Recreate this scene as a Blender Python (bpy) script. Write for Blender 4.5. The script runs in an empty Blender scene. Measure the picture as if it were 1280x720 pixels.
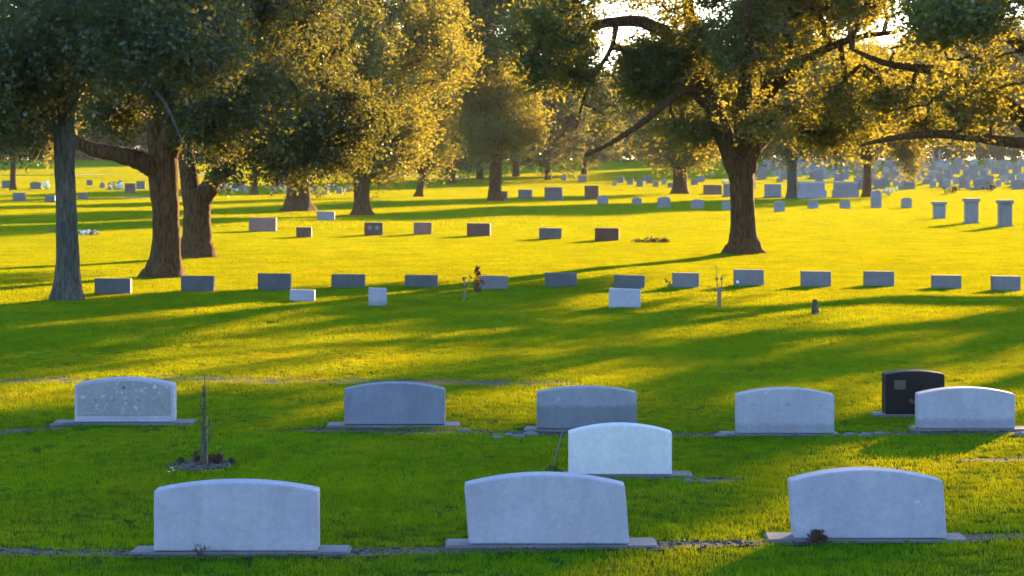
import bpy, bmesh, math, random
import numpy as np
from mathutils import Vector, Matrix, noise as mnoise

# ------------------------------------------------------------------ camera, sky, sun
S = bpy.context.scene
F, HOR, H = 2600.0, 205.0, 2.3          # focal length in photo pixels, horizon row, eye height
cam = bpy.data.cameras.new('camera'); cam_o = bpy.data.objects.new('camera', cam)
S.collection.objects.link(cam_o); S.camera = cam_o
cam_o.location = (0, 0, H); cam_o.rotation_euler = (math.radians(90), 0, 0)
cam.sensor_width = 36; cam.lens = 36*F/1280; cam.shift_y = -(360-HOR)/1280
cam.clip_start = 0.5; cam.clip_end = 6000
cam.dof.use_dof = True; cam.dof.focus_distance = 15.5; cam.dof.aperture_fstop = 9

SUN_EL, SUN_AZ = math.radians(10.5), math.radians(27)     # azimuth east (right) of the view axis +Y
W = bpy.data.worlds.new('World'); S.world = W; W.use_nodes = True
nt = W.node_tree; nt.nodes.clear()
sky = nt.nodes.new('ShaderNodeTexSky'); sky.sky_type = 'NISHITA'; sky.sun_disc = False
sky.sun_elevation = SUN_EL; sky.sun_rotation = SUN_AZ
sky.air_density = 1.0; sky.dust_density = 0.4; sky.ozone_density = 3.5
bg = nt.nodes.new('ShaderNodeBackground'); bg.inputs[1].default_value = 0.15
wo = nt.nodes.new('ShaderNodeOutputWorld')
nt.links.new(sky.outputs[0], bg.inputs[0]); nt.links.new(bg.outputs[0], wo.inputs[0])
sun = bpy.data.lights.new('sun', 'SUN'); sun.energy = 4.9; sun.angle = math.radians(0.6)
sun.color = (1.0, 0.66, 0.26)
sun_o = bpy.data.objects.new('sun', sun); S.collection.objects.link(sun_o)
sd = Vector((math.sin(SUN_AZ)*math.cos(SUN_EL), math.cos(SUN_AZ)*math.cos(SUN_EL), math.sin(SUN_EL)))
sun_o.rotation_euler = sd.to_track_quat('Z', 'Y').to_euler(); sun_o.location = (40, 80, 40)
S.view_settings.view_transform = 'Standard'; S.view_settings.look = 'None'
S.view_settings.exposure = 2.5; S.view_settings.gamma = 1
S.render.engine = 'CYCLES'
S.cycles.use_denoising = True
S.cycles.max_bounces = 6; S.cycles.diffuse_bounces = 3; S.cycles.transmission_bounces = 3
S.cycles.transparent_max_bounces = 6; S.cycles.glossy_bounces = 2
S.cycles.caustics_reflective = False; S.cycles.caustics_refractive = False

R = random.Random(7); NR = np.random.default_rng(11)
COL = S.collection

# ------------------------------------------------------------------ terrain height and pixel helpers
def gz(x, y):
    """height of the ground"""
    s = min(max((y-140)/190.0, 0), 1)
    r = 2.9*s*s*(3-2*s)
    u = 0.035*math.sin(x*0.21+0.7)*math.sin(y*0.13+1.1) + 0.02*math.sin(x*0.5+y*0.31)
    u *= min(max((y-15)/12.0, 0), 1)
    return r + u
def gzv(x, y):
    s = np.clip((y-140)/190.0, 0, 1); r = 2.9*s*s*(3-2*s)
    u = 0.035*np.sin(x*0.21+0.7)*np.sin(y*0.13+1.1) + 0.02*np.sin(x*0.5+y*0.31)
    return r + u*np.clip((y-15)/12.0, 0, 1)
def P(px, py, d): return Vector(((px-640)/F*d, d, H-(py-HOR)/F*d))
def G(px, py):
    """where the ground is seen at this picture point"""
    lo, hi = 5.0, 360.0
    for _ in range(50):
        m = (lo+hi)/2
        p = P(px, py, m)
        if p.z > gz(p.x, m): lo = m
        else: hi = m
    p = P(px, py, lo); p.z = gz(p.x, lo); return p

# ------------------------------------------------------------------ mesh helpers
def link(o, parent=None):
    COL.objects.link(o)
    if parent is not None: o.parent = parent
    return o
def fast_mesh(name, v, f, mats, smooth=False, mi=None):
    v = np.asarray(v, dtype=np.float32).reshape(-1, 3); f = np.asarray(f, dtype=np.int32)
    me = bpy.data.meshes.new(name); k = f.shape[1]
    me.vertices.add(len(v)); me.vertices.foreach_set('co', v.ravel())
    me.loops.add(f.size); me.loops.foreach_set('vertex_index', f.ravel())
    me.polygons.add(len(f)); me.polygons.foreach_set('loop_start', np.arange(0, f.size, k, dtype=np.int32))
    if smooth: me.polygons.foreach_set('use_smooth', np.ones(len(f), dtype=bool))
    for m in (mats if isinstance(mats, (list, tuple)) else [mats]): me.materials.append(m)
    if mi is not None: me.polygons.foreach_set('material_index', np.asarray(mi, dtype=np.int32))
    me.update(calc_edges=True); return me
def mo(name, me, parent=None, loc=(0, 0, 0)):
    o = bpy.data.objects.new(name, me); o.location = loc; return link(o, parent)
def tag(o, label=None, cat=None, group=None, kind=None):
    if label: o['label'] = label
    if cat: o['category'] = cat
    if group: o['group'] = group
    if kind: o['kind'] = kind
    return o
def empty(name, loc, label, cat, group=None, rz=0):
    o = bpy.data.objects.new(name, None); o.empty_display_size = 0.2
    o.location = loc; o.rotation_euler = (0, 0, rz); link(o)
    return tag(o, label, cat, group)
def bm_obj(name, bm, mat, parent=None, loc=(0, 0, 0), smooth=False):
    me = bpy.data.meshes.new(name); bmesh.ops.recalc_face_normals(bm, faces=bm.faces); bm.to_mesh(me); bm.free()
    me.materials.append(mat)
    if smooth:
        for p in me.polygons: p.use_smooth = True
    return mo(name, me, parent, loc)
def copy_tree(o, parent=None):
    c = o.copy(); COL.objects.link(c); c.parent = parent
    for ch in [k for k in S.objects if k.parent == o]: copy_tree(ch, c)
    return c
class Tube:
    """collects tapering tubes as quads"""
    def __init__(s): s.v = []; s.f = []; s.n = 0
    def add(s, pts, rad, n=8, lobes=None):
        pts = [Vector(p) for p in pts]; base = s.n; up = Vector((0.31, 0.22, 0.92))
        prev = None
        for i, p in enumerate(pts):
            t = (pts[min(i+1, len(pts)-1)]-pts[max(i-1, 0)]).normalized()
            if prev is None:
                a = t.cross(Vector((1, 0.1, 0.05)))
                if a.length < 0.2: a = t.cross(Vector((0, 1, 0)))
            else: a = prev - t*prev.dot(t)
            a.normalize(); prev = a; b = t.cross(a)
            for k in range(n):
                an = 2*math.pi*k/n; r = rad[i]
                if lobes: r *= lobes(i, an, p)
                s.v.append(p + a*math.cos(an)*r + b*math.sin(an)*r)
        for i in range(len(pts)-1):
            for k in range(n):
                q = base+i*n; s.f.append((q+k, q+(k+1) % n, q+n+(k+1) % n, q+n+k))
        s.n += len(pts)*n
        # closed end
        c = s.n; s.v.append(pts[-1] + (pts[-1]-pts[-2]).normalized()*rad[-1]*0.4); s.n += 1
        q = base+(len(pts)-1)*n
        for k in range(n): s.f.append((q+k, q+(k+1) % n, c, c))
    def mesh(s, name, mat):
        me = bpy.data.meshes.new(name)
        fs = [f if f[2] != f[3] else f[:3] for f in s.f]
        me.from_pydata([tuple(v) for v in s.v], [], fs); me.materials.append(mat)
        for p in me.polygons: p.use_smooth = True
        return me
def smooth_path(pts, rad, n=5):
    """Catmull-Rom through the points"""
    pts = [Vector(p) for p in pts]; op = []; orr = []
    for i in range(len(pts)-1):
        p0, p1, p2, p3 = pts[max(i-1, 0)], pts[i], pts[i+1], pts[min(i+2, len(pts)-1)]
        for k in range(n):
            t = k/n
            op.append(0.5*((2*p1)+(p2-p0)*t+(2*p0-5*p1+4*p2-p3)*t*t+(3*p1-p0-3*p2+p3)*t**3))
            orr.append(rad[i]*(1-t)+rad[i+1]*t)
    op.append(pts[-1]); orr.append(rad[-1]); return op, orr

# ------------------------------------------------------------------ materials
def new_mat(name):
    m = bpy.data.materials.new(name); m.use_nodes = True; n = m.node_tree; n.nodes.clear()
    out = n.nodes.new('ShaderNodeOutputMaterial'); return m, n, out
def nd(n, t, **kw):
    x = n.nodes.new(t)
    for k, v in kw.items(): setattr(x, k, v)
    return x
def noise(n, coord, scale, detail=4, rough=0.6, scl=None):
    if scl:
        mp = nd(n, 'ShaderNodeMapping'); mp.inputs['Scale'].default_value = scl
        n.links.new(coord, mp.inputs[0]); coord = mp.outputs[0]
    t = nd(n, 'ShaderNodeTexNoise'); t.inputs['Scale'].default_value = scale
    t.inputs['Detail'].default_value = detail; t.inputs['Roughness'].default_value = rough
    n.links.new(coord, t.inputs['Vector']); return t.outputs['Fac']
def ramp(n, fac, stops):
    r = nd(n, 'ShaderNodeValToRGB'); e = r.color_ramp.elements
    while len(e) < len(stops): e.new(0.5)
    for i, (p, c) in enumerate(stops):
        e[i].position = p; e[i].color = (*c, 1) if len(c) == 3 else c
    n.links.new(fac, r.inputs[0]); return r.outputs[0]
def mixc(n, fac, a, b, mode='MIX'):
    m = nd(n, 'ShaderNodeMix', data_type='RGBA', blend_type=mode)
    if isinstance(fac, (int, float)): m.inputs[0].default_value = fac
    else: n.links.new(fac, m.inputs[0])
    for s, c in ((m.inputs[6], a), (m.inputs[7], b)):
        if isinstance(c, tuple): s.default_value = (*c, 1)
        else: n.links.new(c, s)
    return m.outputs[2]
def bump(n, h, strength, dist):
    b = nd(n, 'ShaderNodeBump'); b.inputs['Strength'].default_value = strength
    b.inputs['Distance'].default_value = dist; n.links.new(h, b.inputs['Height']); return b.outputs[0]
def stone_mat(name, c1, c2, speck=0.5, low_tone=None, rough=0.75, blot=None):
    m, n, out = new_mat(name); tc = nd(n, 'ShaderNodeTexCoord'); oi = nd(n, 'ShaderNodeObjectInfo')
    off = nd(n, 'ShaderNodeVectorMath', operation='ADD')
    n.links.new(tc.outputs['Object'], off.inputs[0])
    cx = nd(n, 'ShaderNodeCombineXYZ'); mm = nd(n, 'ShaderNodeMath', operation='MULTIPLY'); mm.inputs[1].default_value = 37
    n.links.new(oi.outputs['Random'], mm.inputs[0]); n.links.new(mm.outputs[0], cx.inputs[0]); n.links.new(cx.outputs[0], off.inputs[1])
    co = off.outputs[0]
    big = noise(n, co, 3.0, 5, 0.65); fine = noise(n, co, 150, 2, 0.7); mid = noise(n, co, 22, 4, 0.7)
    c = ramp(n, big, [(0.3, c1), (0.72, c2)])
    g = ramp(n, fine, [(0.33, (0.62,)*3), (0.6, (1.08,)*3)])
    c = mixc(n, speck, c, mixc(n, 1.0, c, g, 'MULTIPLY'))
    g2 = ramp(n, mid, [(0.35, (0.84,)*3), (0.65, (1.04,)*3)]); c = mixc(n, 0.7, c, g2, 'MULTIPLY'); c = mixc(n, 1.0, c, (0.84, 0.71, 0.73), 'MULTIPLY')
    # rain streaks running down
    st = noise(n, co, 5, 5, 0.7, scl=(2.0, 2.0, 0.3)); c = mixc(n, 0.45, c, ramp(n, st, [(0.35, (0.80,)*3), (0.62, (1.03,)*3)]), 'MULTIPLY')
    if low_tone:      # darker below a set height, with an uneven edge
        sp = nd(n, 'ShaderNodeSeparateXYZ'); n.links.new(tc.outputs['Object'], sp.inputs[0])
        ad = nd(n, 'ShaderNodeMath', operation='ADD'); n.links.new(sp.outputs[2], ad.inputs[0])
        ns = nd(n, 'ShaderNodeMath', operation='MULTIPLY_ADD'); ns.inputs[1].default_value = 0.06; ns.inputs[2].default_value = -0.03
        n.links.new(mid, ns.inputs[0]); n.links.new(ns.outputs[0], ad.inputs[1])
        rr = ramp(n, ad.outputs[0], [(low_tone[0]-0.015, (low_tone[1],)*3), (low_tone[0]+0.02, (1, 1, 1))])
        c = mixc(n, 1.0, c, rr, 'MULTIPLY')
    if blot:       # pale lichen and bird marks
        bl = noise(n, co, blot[0], 5, 0.75); c = mixc(n, ramp(n, bl, [(blot[1], (0, 0, 0)), (blot[1]+0.04, (1, 1, 1))]), c, blot[2])
    p = nd(n, 'ShaderNodeBsdfPrincipled'); p.inputs['Roughness'].default_value = rough
    if rough != 0.75: p.inputs['Specular IOR Level'].default_value = 0.12
    n.links.new(c, p.inputs['Base Color']); n.links.new(bump(n, fine, 0.25, 0.004), p.inputs['Normal'])
    n.links.new(p.outputs[0], out.inputs[0]); return m
def leafy_mat(name, refl, trans, k, var=0.35, scale=1.2, gloss=0.03):
    """leaf or grass: reflects its own green, lets yellower light through"""
    m, n, out = new_mat(name); ge = nd(n, 'ShaderNodeNewGeometry')
    f1 = noise(n, ge.outputs['Position'], scale, 3, 0.6); f2 = noise(n, ge.outputs['Position'], scale*9, 2, 0.6)
    ad = nd(n, 'ShaderNodeMath', operation='MULTIPLY_ADD'); ad.inputs[1].default_value = 0.5
    n.links.new(f2, ad.inputs[0]); hh = nd(n, 'ShaderNodeMath', operation='MULTIPLY'); hh.inputs[1].default_value = 0.5
    n.links.new(f1, hh.inputs[0]); n.links.new(hh.outputs[0], ad.inputs[2])
    lo = tuple(1-var for _ in range(3)); hi = (1+var*0.9, 1+var*0.6, 1+var*0.3)
    v = ramp(n, ad.outputs[0], [(0.34, lo), (0.66, (1, 1, 1))])
    if name == 'grass_blade':    # drier, paler patches of lawn
        dry = ramp(n, noise(n, ge.outputs['Position'], 0.55, 5, 0.7), [(0.54, (0, 0, 0)), (0.72, (0.55,)*3)])
        v = mixc(n, dry, v, (1.5, 0.95, 3.0)); v2 = ramp(n, noise(n, ge.outputs['Position'], 5.0, 3, 0.7), [(0.3, (0.72, 0.8, 0.7)), (0.65, (1.06, 1.03, 1))]); v = mixc(n, 1.0, v, v2, 'MULTIPLY')
    d = nd(n, 'ShaderNodeBsdfDiffuse'); t = nd(n, 'ShaderNodeBsdfTranslucent')
    n.links.new(mixc(n, 1.0, refl, v, 'MULTIPLY'), d.inputs[0]); n.links.new(mixc(n, 1.0, trans, v, 'MULTIPLY'), t.inputs[0])
    mx = nd(n, 'ShaderNodeMixShader'); mx.inputs[0].default_value = k
    n.links.new(d.outputs[0], mx.inputs[1]); n.links.new(t.outputs[0], mx.inputs[2])
    gl = nd(n, 'ShaderNodeBsdfGlossy'); gl.inputs['Roughness'].default_value = 0.45; gl.inputs[0].default_value = (1, 1, 1, 1)
    m2 = nd(n, 'ShaderNodeMixShader'); m2.inputs[0].default_value = gloss
    n.links.new(mx.outputs[0], m2.inputs[1]); n.links.new(gl.outputs[0], m2.inputs[2])
    n.links.new(m2.outputs[0], out.inputs[0]); return m
def bark_mat(name, c1, c2, sc=1.0):
    m, n, out = new_mat(name); tc = nd(n, 'ShaderNodeTexCoord'); co = tc.outputs['Object']
    rid = noise(n, co, 9*sc, 5, 0.7, scl=(2.2, 2.2, 0.42)); fi = noise(n, co, 30*sc, 3, 0.6); lg = noise(n, co, 1.3, 3, 0.6)
    c = ramp(n, rid, [(0.36, c1), (0.66, c2)]); c = mixc(n, 0.6, c, ramp(n, lg, [(0.35, (0.7, 0.72, 0.75)), (0.65, (1.05, 1, 0.95))]), 'MULTIPLY')
    ad = nd(n, 'ShaderNodeMath', operation='MULTIPLY_ADD'); ad.inputs[1].default_value = 0.3
    n.links.new(fi, ad.inputs[0]); n.links.new(rid, ad.inputs[2])
    p = nd(n, 'ShaderNodeBsdfPrincipled'); p.inputs['Roughness'].default_value = 0.95
    p.inputs['Specular IOR Level'].default_value = 0.2
    n.links.new(c, p.inputs['Base Color']); n.links.new(bump(n, ad.outputs[0], 1.0, 0.09), p.inputs['Normal'])
    n.links.new(p.outputs[0], out.inputs[0]); return m
def plain(name, c, rough=0.8, metal=0, sc=30, var=0.25):
    m, n, out = new_mat(name); tc = nd(n, 'ShaderNodeTexCoord')
    f = noise(n, tc.outputs['Object'], sc, 4, 0.65)
    col = ramp(n, f, [(0.3, tuple(x*(1-var) for x in c)), (0.7, tuple(min(1, x*(1+var)) for x in c))])
    p = nd(n, 'ShaderNodeBsdfPrincipled'); p.inputs['Roughness'].default_value = rough; p.inputs['Metallic'].default_value = metal
    n.links.new(col, p.inputs['Base Color']); n.links.new(p.outputs[0], out.inputs[0]); return m
M = {}
M['granite'] = stone_mat('light_grey_granite', (0.364, 0.380, 0.465), (0.465, 0.480, 0.574), 0.5, low_tone=(0.012, 0.45))
M['granite_pale'] = stone_mat('pale_granite', (0.651, 0.713, 0.750), (0.750, 0.750, 0.750), 0.35)
M['granite_spots'] = stone_mat('spotted_granite', (0.349, 0.372, 0.465), (0.449, 0.473, 0.574), 0.5, blot=(14, 0.67, (0.750, 0.750, 0.713)))
M['granite_blue'] = stone_mat('blue_grey_granite', (0.171, 0.194, 0.264), (0.240, 0.264, 0.341), 0.6, blot=(6, 0.68, (0.310, 0.341, 0.403)))
M['granite_band'] = stone_mat('two_tone_granite', (0.232, 0.264, 0.310), (0.310, 0.341, 0.403), 0.6, low_tone=(0.215, 0.66), blot=(6, 0.66, (0.403, 0.434, 0.480)))
M['granite_carved'] = stone_mat('carved_granite', (0.27, 0.28, 0.30), (0.35, 0.36, 0.37), 0.6, blot=(22, 0.58, (0.41, 0.41, 0.39)))
M['granite_foot'] = stone_mat('weathered_granite', (0.357, 0.372, 0.434), (0.449, 0.465, 0.542), 0.5, low_tone=(0.10, 0.74), blot=(9, 0.68, (0.620, 0.620, 0.620)))
M['granite_dark'] = stone_mat('dark_grey_granite', (0.095, 0.097, 0.111), (0.145, 0.146, 0.158), 0.6)
M['granite_mid'] = stone_mat('mid_grey_granite', (0.181, 0.167, 0.173), (0.254, 0.235, 0.240), 0.6)
M['granite_brown'] = stone_mat('brown_granite', (0.178, 0.081, 0.060), (0.285, 0.140, 0.099), 0.6)
M['granite_pink'] = stone_mat('pink_granite', (0.341, 0.175, 0.139), (0.461, 0.251, 0.204), 0.6)
M['granite_black'] = stone_mat('polished_black_granite', (0.012, 0.012, 0.013), (0.02, 0.02, 0.022), 0.4, rough=0.55)
M['stone_far'] = stone_mat('dull_far_stone', (0.19, 0.19, 0.19), (0.29, 0.29, 0.285), 0.3)
M['stone_far_pale'] = stone_mat('pale_far_stone', (0.30, 0.30, 0.295), (0.42, 0.42, 0.41), 0.3)
M['gold_leaf'] = plain('faded_gilding', (0.045, 0.032, 0.014), 0.6, 0)
M['marble'] = stone_mat('white_marble', (0.27, 0.27, 0.28), (0.38, 0.38, 0.40), 0.3)
M['base_stone'] = stone_mat('foundation_stone', (0.145, 0.135, 0.152), (0.221, 0.205, 0.224), 0.8)
M['bark'] = bark_mat('brown_oak_bark', (0.060, 0.027, 0.011), (0.21, 0.10, 0.042))
M['bark_grey'] = bark_mat('grey_oak_bark', (0.055, 0.048, 0.040), (0.17, 0.145, 0.12), 1.2)
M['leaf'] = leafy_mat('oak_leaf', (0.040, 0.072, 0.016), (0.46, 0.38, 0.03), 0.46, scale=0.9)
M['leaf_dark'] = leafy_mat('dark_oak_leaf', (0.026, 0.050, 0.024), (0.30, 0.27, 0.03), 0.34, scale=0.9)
M['leaf_far'] = leafy_mat('olive_leaf', (0.045, 0.07, 0.025), (0.24, 0.21, 0.05), 0.34, scale=0.4)
M['grass'] = leafy_mat('grass_blade', (0.006, 0.25, 0.005), (0.46, 0.43, 0.001), 0.5, var=0.45, scale=0.9, gloss=0.004)
M['dead_leaf'] = plain('dry_leaf', (0.25, 0.15, 0.07), 0.9)
M['dried'] = plain('dried_flowers', (0.07, 0.03, 0.02), 0.95)
M['twig'] = plain('dark_twig', (0.06, 0.045, 0.035), 0.9)
M['metal'] = plain('dull_metal', (0.10, 0.10, 0.10), 0.5, 0.6)
M['wood_post'] = plain('weathered_wood', (0.20, 0.13, 0.08), 0.85)
M['red_flower'] = plain('red_silk_flower', (0.16, 0.015, 0.012), 0.8)
M['white_flower'] = plain('white_silk_flower', (0.75, 0.75, 0.72), 0.8)
M['yellow_flower'] = plain('yellow_silk_flower', (0.75, 0.55, 0.05), 0.8)
M['pebble'] = stone_mat('bed_pebble', (0.045, 0.030, 0.022), (0.15, 0.105, 0.08), 0.6)
M['asphalt'] = plain('pale_asphalt', (0.10, 0.09, 0.085), 0.9, 0, 3, 0.2)

def soil_mat(name, c1, c2):
    m, n, out = new_mat(name); ge = nd(n, 'ShaderNodeNewGeometry'); co = ge.outputs['Position']
    a = noise(n, co, 18, 5, 0.75); b = noise(n, co, 1.5, 3, 0.6)
    v = nd(n, 'ShaderNodeTexVoronoi'); v.inputs['Scale'].default_value = 38; n.links.new(co, v.inputs['Vector'])
    c = ramp(n, a, [(0.3, c1), (0.7, c2)]); c = mixc(n, 0.5, c, ramp(n, b, [(0.3, (0.7,)*3), (0.7, (1.2,)*3)]), 'MULTIPLY')
    c = mixc(n, 0.5, c, v.outputs['Color'], 'SOFT_LIGHT')
    p = nd(n, 'ShaderNodeBsdfPrincipled'); p.inputs['Roughness'].default_value = 0.95
    n.links.new(c, p.inputs['Base Color']); n.links.new(bump(n, v.outputs['Distance'], 0.9, 0.03), p.inputs['Normal'])
    n.links.new(p.outputs[0], out.inputs[0]); return m
M['soil'] = soil_mat('gravelly_soil', (0.022, 0.012, 0.007), (0.11, 0.066, 0.042))
M['sand'] = soil_mat('sandy_path', (0.12, 0.085, 0.06), (0.22, 0.16, 0.11))
def ground_mat():
    m, n, out = new_mat('lawn_ground'); ge = nd(n, 'ShaderNodeNewGeometry'); co = ge.outputs['Position']
    a = noise(n, co, 0.25, 4, 0.6); b = noise(n, co, 6, 5, 0.75); c = noise(n, co, 60, 3, 0.7)
    col = ramp(n, b, [(0.3, (0.035, 0.075, 0.010)), (0.7, (0.085, 0.15, 0.015))])
    col = mixc(n, 0.6, col, ramp(n, a, [(0.3, (0.8, 0.85, 0.8)), (0.7, (1.15, 1.1, 1))]), 'MULTIPLY')
    p = nd(n, 'ShaderNodeBsdfDiffuse'); n.links.new(col, p.inputs[0]); n.links.new(bump(n, c, 1.0, 0.05), p.inputs['Normal'])
    n.links.new(p.outputs[0], out.inputs[0]); return m
M['ground'] = ground_mat()

# ------------------------------------------------------------------ the setting: ground, strips, road
def build_ground():
    xs = np.concatenate([-np.geomspace(1500, 40, 22), np.linspace(-38, 38, 90), np.geomspace(40, 1500, 22)])
    ys = np.concatenate([[-400, -100, -30, -10], np.linspace(0, 120, 130), np.linspace(124, 340, 55), np.geomspace(350, 3000, 14)])
    X, Y = np.meshgrid(xs, ys); Z = gzv(X, Y)
    v = np.stack([X, Y, Z], -1).reshape(-1, 3); nx, ny = len(xs), len(ys)
    i, j = np.meshgrid(np.arange(nx-1), np.arange(ny-1)); b = (j*nx+i).ravel()
    f = np.stack([b, b+1, b+nx+1, b+nx], -1)
    o = mo('ground', fast_mesh('ground', v, f, M['ground'], True)); tag(o, 'wide cemetery lawn ground', kind='structure')
build_ground()

STRIPS = []      # (list of (x, y) centre points, half width function)
def strip(name, ptspx, hw, mat, label, lift=0.006, seed=1, n=120, rag=0.35):
    """a ragged band of bare soil or gravel through picture points on the ground"""
    g = [G(*p) for p in ptspx]
    cs = []
    for k in range(n+1):
        t = k/n*(len(g)-1); i = min(int(t), len(g)-2); u = t-i
        c = g[i].lerp(g[i+1], u); cs.append(c)
    v = []; f = []
    for k, c in enumerate(cs):
        e = min(1, k/4, (n-k)/4)
        a = hw*e*(1+rag*mnoise.noise(Vector((c.x*1.7, seed, 0)))*2); b = hw*e*(1+rag*mnoise.noise(Vector((c.x*1.7, seed+9, 0)))*2)
        for q in (-a, -a/3, b/3, b):
            v.append((c.x, c.y+q, gz(c.x, c.y+q)+lift))
    for k in range(n):
        for q in range(3):
            a = k*4+q; f.append((a, a+1, a+5, a+4))
    STRIPS.append((np.array([(c.x, c.y) for c in cs]), hw))
    o = mo(name, fast_mesh(name, v, f, mat, True)); tag(o, label, kind='structure'); return o
strip('soil_strip', [(-60, 690), (300, 695), (640, 687), (1000, 678), (1340, 671)], 0.12, M['soil'], 'bare gravelly strip of soil under the nearest row of headstones', seed=2)
strip('soil_strip', [(360, 538), (700, 543), (1000, 545), (1340, 540)], 0.14, M['soil'], 'gravelly strip of soil under the second row of headstones', seed=5)
strip('soil_strip', [(-60, 545), (100, 534)], 0.13, M['soil'], 'short strip of soil left of the carved headstone', seed=6, n=40)
strip('soil_strip', [(-60, 478), (200, 474), (460, 478), (720, 480)], 0.30, M['soil'], 'worn band of bare soil across the lawn behind the carved headstone', seed=8, rag=0.5)
strip('soil_strip', [(700, 594), (930, 602)], 0.13, M['soil'], 'soil strip beneath the white headstone', seed=9, n=40)
strip('dirt_patch', [(1195, 577), (1340, 574)], 0.10, M['soil'], 'dark bare patch in the lawn at the right', seed=10, n=40)
strip('path', [(-80, 296), (120, 287), (345, 283)], 0.55, M['sand'], 'narrow sandy path across the lawn behind the left trees', seed=12, n=60, rag=0.1)
strip('path', [(1040, 263), (1180, 267), (1245, 272), (1400, 284)], 1.3, M['sand'], 'sandy path curving past the white pillars', seed=13, n=60, rag=0.2)
strip('road', [(-80, 247), (260, 247), (560, 246)], 1.6, M['asphalt'], 'narrow cemetery road across the far side', seed=14, n=60, rag=0.02)
strip('road', [(-80, 219), (300, 219), (600, 221)], 3.0, M['asphalt'], 'far road along the green bank', seed=15, n=60, rag=0.02)

# ------------------------------------------------------------------ headstones
def prism(profile, t, bevel=0.008, seg=2):
    """profile (x, z) counter-clockwise, centred thickness t along y"""
    bm = bmesh.new()
    a = [bm.verts.new((x, -t/2, z)) for x, z in profile]; b = [bm.verts.new((x, t/2, z)) for x, z in profile]
    bm.faces.new(a); bm.faces.new(b[::-1]); n = len(a)
    for i in range(n): bm.faces.new((a[i], b[i], b[(i+1) % n], a[(i+1) % n]))
    bmesh.ops.recalc_face_normals(bm, faces=bm.faces)
    if bevel:
        ed = [e for e in bm.edges if e.calc_face_angle(0) > 0.5]
        bmesh.ops.bevel(bm, geom=ed, offset=bevel, segments=seg, affect='EDGES', profile=0.6)
    return bm
def arch_profile(w, h, hc, z0=0.0, skew=0.0, n=18):
    """flat sides, low arched top; hc = shoulder height; skew shifts the top sideways"""
    r = []
    r.append((-w/2, z0)); r.append((w/2, z0))
    s = h-hc
    for k in range(n+1):
        u = 1-2*k/n; r.append((w/2*u, hc + s*(1-u*u)))
    return [(x-skew*(z-z0)/h, z) for x, z in r]
def box_bm(x0, x1, y0, y1, z0, z1, bevel=0.006, jitter=0):
    bm = bmesh.new(); bmesh.ops.create_cube(bm, size=1)
    for v in bm.verts:
        v.co = Vector(((x0+x1)/2+v.co.x*(x1-x0), (y0+y1)/2+v.co.y*(y1-y0), (z0+z1)/2+v.co.z*(z1-z0)))
        if jitter: v.co += Vector((R.uniform(-1, 1), R.uniform(-1, 1), R.uniform(-0.3, 0.3)))*jitter
    if bevel: bmesh.ops.bevel(bm, geom=list(bm.edges), offset=bevel, segments=2, affect='EDGES')
    return bm
def merge(dst, src):
    me = bpy.data.meshes.new('t'); src.to_mesh(me); src.free(); dst.from_mesh(me); bpy.data.meshes.remove(me)

def headstone(x0, x1, ytop, ysh, ybase, mat, label, cat='headstone', group=None, t=0.16, slab=None, slabh=0.022, rz=0, skew=0, arch=True, carve=None, name='headstone', sink=0.03):
    c = G((x0+x1)/2, ybase); d = c.y; w = (x1-x0)/F*d; h = (ybase-ytop)/F*d; hc = (ybase-ysh)/F*d
    root = empty(name, (c.x, c.y+t/2, c.z), label, cat, group, rz)
    z0 = 0.0
    if slab:
        sx0, sx1 = slab
        a = (sx0-(x0+x1)/2)/F*d; b = (sx1-(x0+x1)/2)/F*d
        bm_obj('base', box_bm(a, b, -t/2-0.035, t/2+0.06, -0.06, slabh, 0.010, 0.012), M['base_stone'], root)
        z0 = slabh+0.002
    else: z0 = -sink
    prof = arch_profile(w, h, hc, z0, skew) if arch else [(-w/2, z0), (w/2, z0), (w/2, hc), (-w/2, h)]
    tb = bm_obj('tablet', prism(prof, t, 0.010 if d < 30 else 0.012, 2), mat, root)
    for p in tb.data.polygons: p.use_smooth = False
    return root, w, h, hc, t

front = 'nearest row of granite headstones'
second = 'second row of arched headstones'
headstone(192, 397, 603, 614, 694, M['granite'], 'wide arched grey headstone with a small dry weed at its foot, nearest row', group=front, slab=(163, 438))
headstone(586, 787, 594, 607, 685, M['granite'], 'wide arched headstone in the middle of the nearest row, in front of the white stone', group=front, slab=(557, 822), skew=0.035)
headstone(993, 1184, 588, 602, 678, M['granite_spots'], 'wide arched headstone with pale spots and a dried bouquet at its foot', group=front, slab=(960, 1210), skew=0.03)
headstone(711, 840, 531, 541, 597, M['granite_pale'], 'whitish plain arched headstone standing between the first and second rows', slab=(706, 866), slabh=0.02)
E = headstone(93, 217, 473, 481, 531, M['granite'], 'arched headstone with carved face panels left of the bare sapling', group=second, slab=(66, 240), t=0.17)
headstone(430, 556, 479, 487, 534, M['granite_blue'], 'blue grey arched headstone on a long low base, right of the bare sapling', group=second, slab=(408, 575))
headstone(671, 796, 484, 491, 539, M['granite_band'], 'two toned arched headstone with darker lower half behind the white stone', group=second, slab=(655, 800), slabh=0.02)
Hs = headstone(921, 1043, 486, 494, 545, M['granite_foot'], 'pale grey arched headstone with scratched face, left of the black one', group=second, slab=(900, 1050), slabh=0.02)
headstone(1148, 1269, 485, 493, 539, M['granite_foot'], 'pale grey arched headstone partly hiding the black one', group=second, slab=(1140, 1290), slabh=0.02)
J = headstone(1107, 1181, 464, 468, 521, M['granite_black'], 'polished black headstone with faded gold marks, behind the second row', slab=(1092, 1192), t=0.2)
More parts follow.
